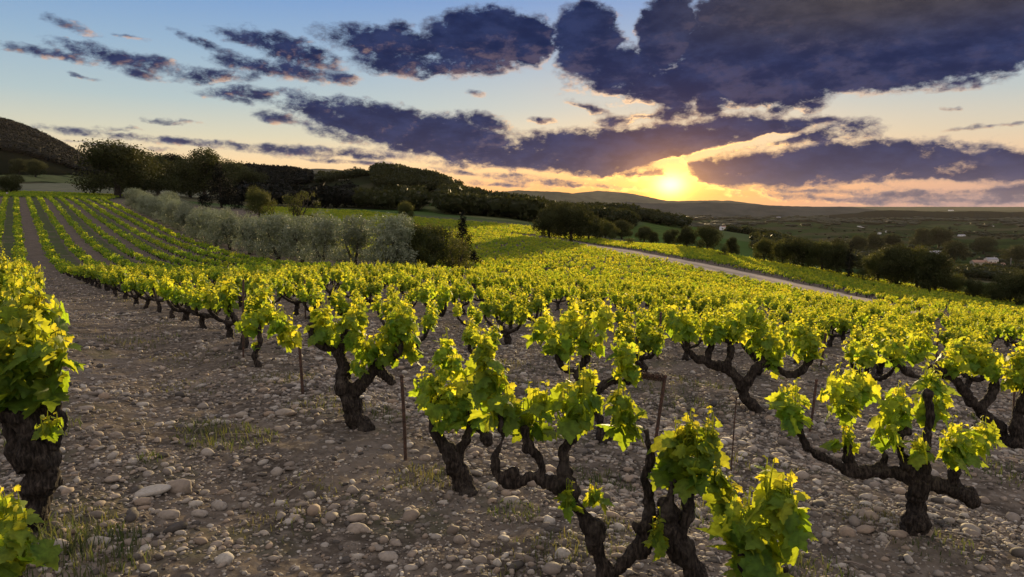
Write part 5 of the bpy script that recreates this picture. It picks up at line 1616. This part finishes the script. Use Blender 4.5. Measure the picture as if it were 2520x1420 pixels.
def gable(W, D, Hh, rise, over=.35, th=.18):
    """roof slabs on a W x D house, ridge along x"""
    mb = MB()
    for s in (-1, 1):
        y0 = s * (D / 2 + over); z0 = Hh - over * rise / (D / 2)
        x = W / 2 + over
        a = np.array([[-x, y0, z0], [x, y0, z0], [x, 0, Hh + rise], [-x, 0, Hh + rise]])
        v = np.vstack([a, a + [0, 0, th]])
        q = [[0, 1, 2, 3], [4, 7, 6, 5], [0, 4, 5, 1], [1, 5, 6, 2], [3, 2, 6, 7], [0, 3, 7, 4]]
        mb.add(v, Q=q)
    return mb
def walls(W, D, Hh, rise):
    mb = MB()
    w_, d_ = W / 2, D / 2
    v = np.array([[-w_, -d_, -2.5], [w_, -d_, -2.5], [w_, d_, -2.5], [-w_, d_, -2.5], [-w_, -d_, Hh], [w_, -d_, Hh], [w_, d_, Hh], [-w_, d_, Hh], [-w_, 0, Hh + rise - .02], [w_, 0, Hh + rise - .02]])
    mb.add(v, Q=[[0, 1, 5, 4], [2, 3, 7, 6], [1, 2, 6, 5], [3, 0, 4, 7]], T=[[5, 6, 9], [7, 4, 8]])
    return mb
def wing(root, off, rz, W, D, Hh, rise, wm, rm, wins=(), door=None, chimney=None):
    c, s = cos(rz), sin(rz)
    def place(o):
        o.location = off; o.rotation_euler = (0, 0, rz)
    w0 = obj('wall', walls(W, D, Hh, rise).mesh('wall', wm, False), root); place(w0)
    r0 = obj('roof', gable(W, D, Hh, rise).mesh('roof', rm, False), root); place(r0)
    for (x, z, ww, hh) in wins:
        mb = MB(); v, q = box(x, -D / 2 - .02, z, ww, .10, hh); mb.add(v, Q=q)
        o = obj('window', mb.mesh('window', M_DARK, False), root); place(o)
    if door:
        mb = MB(); v, q = box(door[0], -D / 2 - .02, door[2] / 2, door[1], .10, door[2]); mb.add(v, Q=q)
        o = obj('door', mb.mesh('door', M_DARK, False), root); place(o)
    if chimney:
        mb = MB(); v, q = box(chimney, 0, Hh + rise + .4, .7, .7, 1.6); mb.add(v, Q=q)
        o = obj('chimney', mb.mesh('chimney', wm, False), root); place(o)

def make_buildings():
    p = ground_at(2425, 660); k = p.y / FPX
    f = empty('farmhouse', p, -.12)
    u = 110 * k / 16.0                       # the whole group is about 80 px wide
    wing(f, (-2.0 * u, 0, 0), 0.05, 5.6 * u, 2.6 * u, 2.2 * u, .7 * u, M_STONEW, M_TILE, [(-1.6 * u, 1.3 * u, .35 * u, .5 * u), (.2 * u, 1.3 * u, .35 * u, .5 * u)], (1.2 * u, .5 * u, 1.0 * u))
    wing(f, (2.0 * u, .6 * u, .5 * u), 0.1, 3.6 * u, 2.6 * u, 2.7 * u, .6 * u, M_STUCCO, M_GREYROOF, [(-.8 * u, 1.8 * u, .35 * u, .5 * u), (.6 * u, 1.8 * u, .35 * u, .5 * u)], None, 1.0 * u)
    wing(f, (1.6 * u, -1.9 * u, -.5 * u), -.5, 3.4 * u, 2.4 * u, 1.9 * u, .8 * u, M_STONEW, M_TILE, [(.4 * u, 1.1 * u, .35 * u, .5 * u)], (-.8 * u, .5 * u, 1.0 * u))
    wing(f, (4.3 * u, -1.7 * u, -.6 * u), .2, 1.9 * u, 1.8 * u, 2.2 * u, .5 * u, M_STUCCO, M_TILE, [(.2 * u, 1.4 * u, .3 * u, .45 * u)])
    wing(f, (-1.2 * u, -2.5 * u, -.8 * u), .25, 3.0 * u, .8 * u, .9 * u, .15 * u, M_STONEW, M_STONEW)
    tag(f, 'old stone farmhouse with several pale walls and clay roofs among trees at the right', 'farmhouse')
    p = ground_at(2288, 632); k = p.y / FPX
    f = empty('long_shed', p, .1)
    wing(f, (0, 0, 0), 0, 56 * k, 22 * k, 9 * k, 6 * k, M_WHITE, M_GREYROOF, [(-14 * k, 4.5 * k, 14 * k, 6 * k)], (18 * k, 4 * k, 5 * k))
    tag(f, 'long low white shed with a grey roof behind the tree belt', 'shed')
    p = ground_at(1781, 566); k = p.y / FPX
    f = empty('white_barn', p, .35)
    wing(f, (0, 0, 0), 0, 17 * k, 12 * k, 7.5 * k, 2.6 * k, M_WHITE, M_TILE, [(-3 * k, 5 * k, 1.3 * k, 1.5 * k), (1 * k, 5 * k, 1.3 * k, 1.5 * k)], (5 * k, 2 * k, 3 * k))
    tag(f, 'small white barn alone on the slope below the sun', 'barn')
    for (px, py, w_, h_, rz, lab) in ((2366, 581, 14, 4, .1, 'tiny bright white building beside a round tree in the far valley'), (2184, 572, 10, 4, -.5, 'tiny white roofed building among dark woods, right one of two'), (2164, 576, 9, 4, .6, 'tiny white roofed building among dark woods, left one of two'),
                                  (1916, 537, 9, 3.5, 0, 'tiny pale house in the valley right of the white barn'), (1822, 515, 5, 2.5, 0, 'tiny pale house on the dark ridge below the plateau'), (2435, 557, 16, 3, .1, 'tiny pale farm at the foot of the far woods at the right'), (2118, 559, 14, 3, 0, 'tiny pale house deep in the valley wood'), (2340, 519, 10, 2.5, 0, 'tiny pale house on the right hand ridge')):
        p = ground_at(px, py); k = p.y / FPX
        f = empty('valley_house', p, rz)
        wing(f, (0, 0, 0), 0, w_ * k, w_ * .6 * k, h_ * .7 * k, h_ * .35 * k, M_WHITE, M_GREYROOF, [(-.2 * w_ * k, h_ * .4 * k, .12 * w_ * k, h_ * .3 * k)], (.25 * w_ * k, .1 * w_ * k, h_ * .5 * k))
        tag(f, lab, 'house', 'small houses in the valley')
    # utility pole
    p = ground_at(2486, 662); k = p.y / FPX
    f = empty('utility_pole', p, 0)
    mb = MB(); v, t, q = tube([(0, 0, -.5), (0, 0, 13 * k), (0, 0, 27 * k)], [.9 * k, .8 * k, .6 * k], 8); mb.add(v, T=t, Q=q)
    obj('pole', mb.mesh('pole', M_POLE, True), f)
    mb = MB(); v, q = box(0, 0, 24.5 * k, 6 * k, .5 * k, .5 * k); mb.add(v, Q=q); obj('crossarm', mb.mesh('crossarm', M_POLE, False), f)
    mb = MB(); v, q = box(0, -.5 * k, 1.5 * k, 1.8 * k, 1.2 * k, 2.6 * k); mb.add(v, Q=q); obj('meter_box', mb.mesh('meter_box', M_WHITE, False), f)
    tag(f, 'pale utility pole standing right of the farmhouse', 'utility pole')
make_buildings()

# a person bending over the vines, far left
def make_person():
    p = ground_at(17, 484)
    J = {'hip': (0, 0, .92), 'chest': (-.28, -.05, 1.25), 'neck': (-.02, -.05, 1.38)}
    root = empty('person', p, -.2)
    pts = [('pelvis', (0, 0, .92), .15), ('waist', (.06, 0, 1.08), .14), ('chest', (.18, 0, 1.28), .17), ('neck', (.30, 0, 1.42), .065), ('head', (.36, 0, 1.52), .10), ('crown', (.38, 0, 1.60), .075),
           ('kneeL', (.06, .11, .50), .075), ('ankleL', (-.02, .12, .09), .05), ('toeL', (.13, .13, .04), .045), ('kneeR', (.12, -.11, .50), .075), ('ankleR', (.04, -.12, .09), .05), ('toeR', (.19, -.13, .04), .045),
           ('shL', (.20, .19, 1.32), .065), ('elL', (.34, .23, 1.05), .045), ('wrL', (.55, .16, .98), .032), ('haL', (.63, .14, .97), .04), ('shR', (.20, -.19, 1.32), .065), ('elR', (.32, -.24, 1.04), .045), ('wrR', (.54, -.18, .94), .032), ('haR', (.62, -.16, .92), .04)]
    ed = [(0, 1), (1, 2), (2, 3), (3, 4), (4, 5), (0, 6), (6, 7), (7, 8), (0, 9), (9, 10), (10, 11), (2, 12), (12, 13), (13, 14), (14, 15), (2, 16), (16, 17), (17, 18), (18, 19)]
    def skin(sel, edges, grow, name, mt):
        me = bpy.data.meshes.new(name)
        mp = {a: i for i, a in enumerate(sel)}
        me.from_pydata([pts[a][1] for a in sel], [(mp[a], mp[b]) for a, b in edges], []); me.update()
        o = obj(name, me, root)
        md = o.modifiers.new('skin', 'SKIN'); sb = o.modifiers.new('sub', 'SUBSURF'); sb.levels = sb.render_levels = 2
        for i, a in enumerate(sel):
            r = pts[a][2] + grow; me.skin_vertices[0].data[i].radius = (r, r)
        me.skin_vertices[0].data[0].use_root = True
        me.materials.append(mt)
        return o
    skin(list(range(20)), ed, 0, 'body', flat_mat('skin', (.50, .30, .22), .6, .1))
    skin([1, 2, 12, 13, 16, 17], [(0 + 1, 2), (2, 12), (12, 13), (2, 16), (16, 17)], .03, 'shirt', flat_mat('lilac_cloth', (.50, .50, .66), .9, .15))
    skin([0, 6, 9, 7, 10], [(0, 6), (0, 9), (6, 7), (9, 10)], .025, 'trousers', flat_mat('dark_cloth', (.06, .04, .07), .9, .15))
    # hair and face
    v, f_ = ICO2
    hv = v * [.115, .105, .105]; keep = (v[:, 2] > -.1) | (v[:, 0] < -.3)
    hv = hv * np.where(keep, 1.0, .8)[:, None] + [.355, 0, 1.555]
    obj('hair', mesh_np('hair', hv, f_, flat_mat('dark_hair', (.05, .03, .02)), True), root)
    v, t, q = tube([(.44, 0, 1.53), (.485, 0, 1.505)], [.012, .018], 6); mb = MB(); mb.add(v, T=t, Q=q)
    obj('nose', mb.mesh('nose', flat_mat('nose_skin', (.50, .30, .22), .6, .1), True), root)
    tag(root, 'person in a pale lilac top bending over vines beside the dark thicket', 'person')
make_person()

# ---------------------------------------------------------------- haze
def make_haze():
    mb = MB()
    v, q = box(0, 7000, 90, 40000, 20000, 480); mb.add(v, Q=q)
    m, g, out = mat('haze_air')
    pv = g.n('ShaderNodeVolumePrincipled')
    pv.inputs['Color'].default_value = (.92, .84, .80, 1)
    pv.inputs['Density'].default_value = 0.65e-5
    pv.inputs['Anisotropy'].default_value = .15
    g.t.links.new(pv.outputs[0], out.inputs['Volume'])
    o = obj('haze', mb.mesh('haze', m, False)); tag(o, kind='stuff')
make_haze()
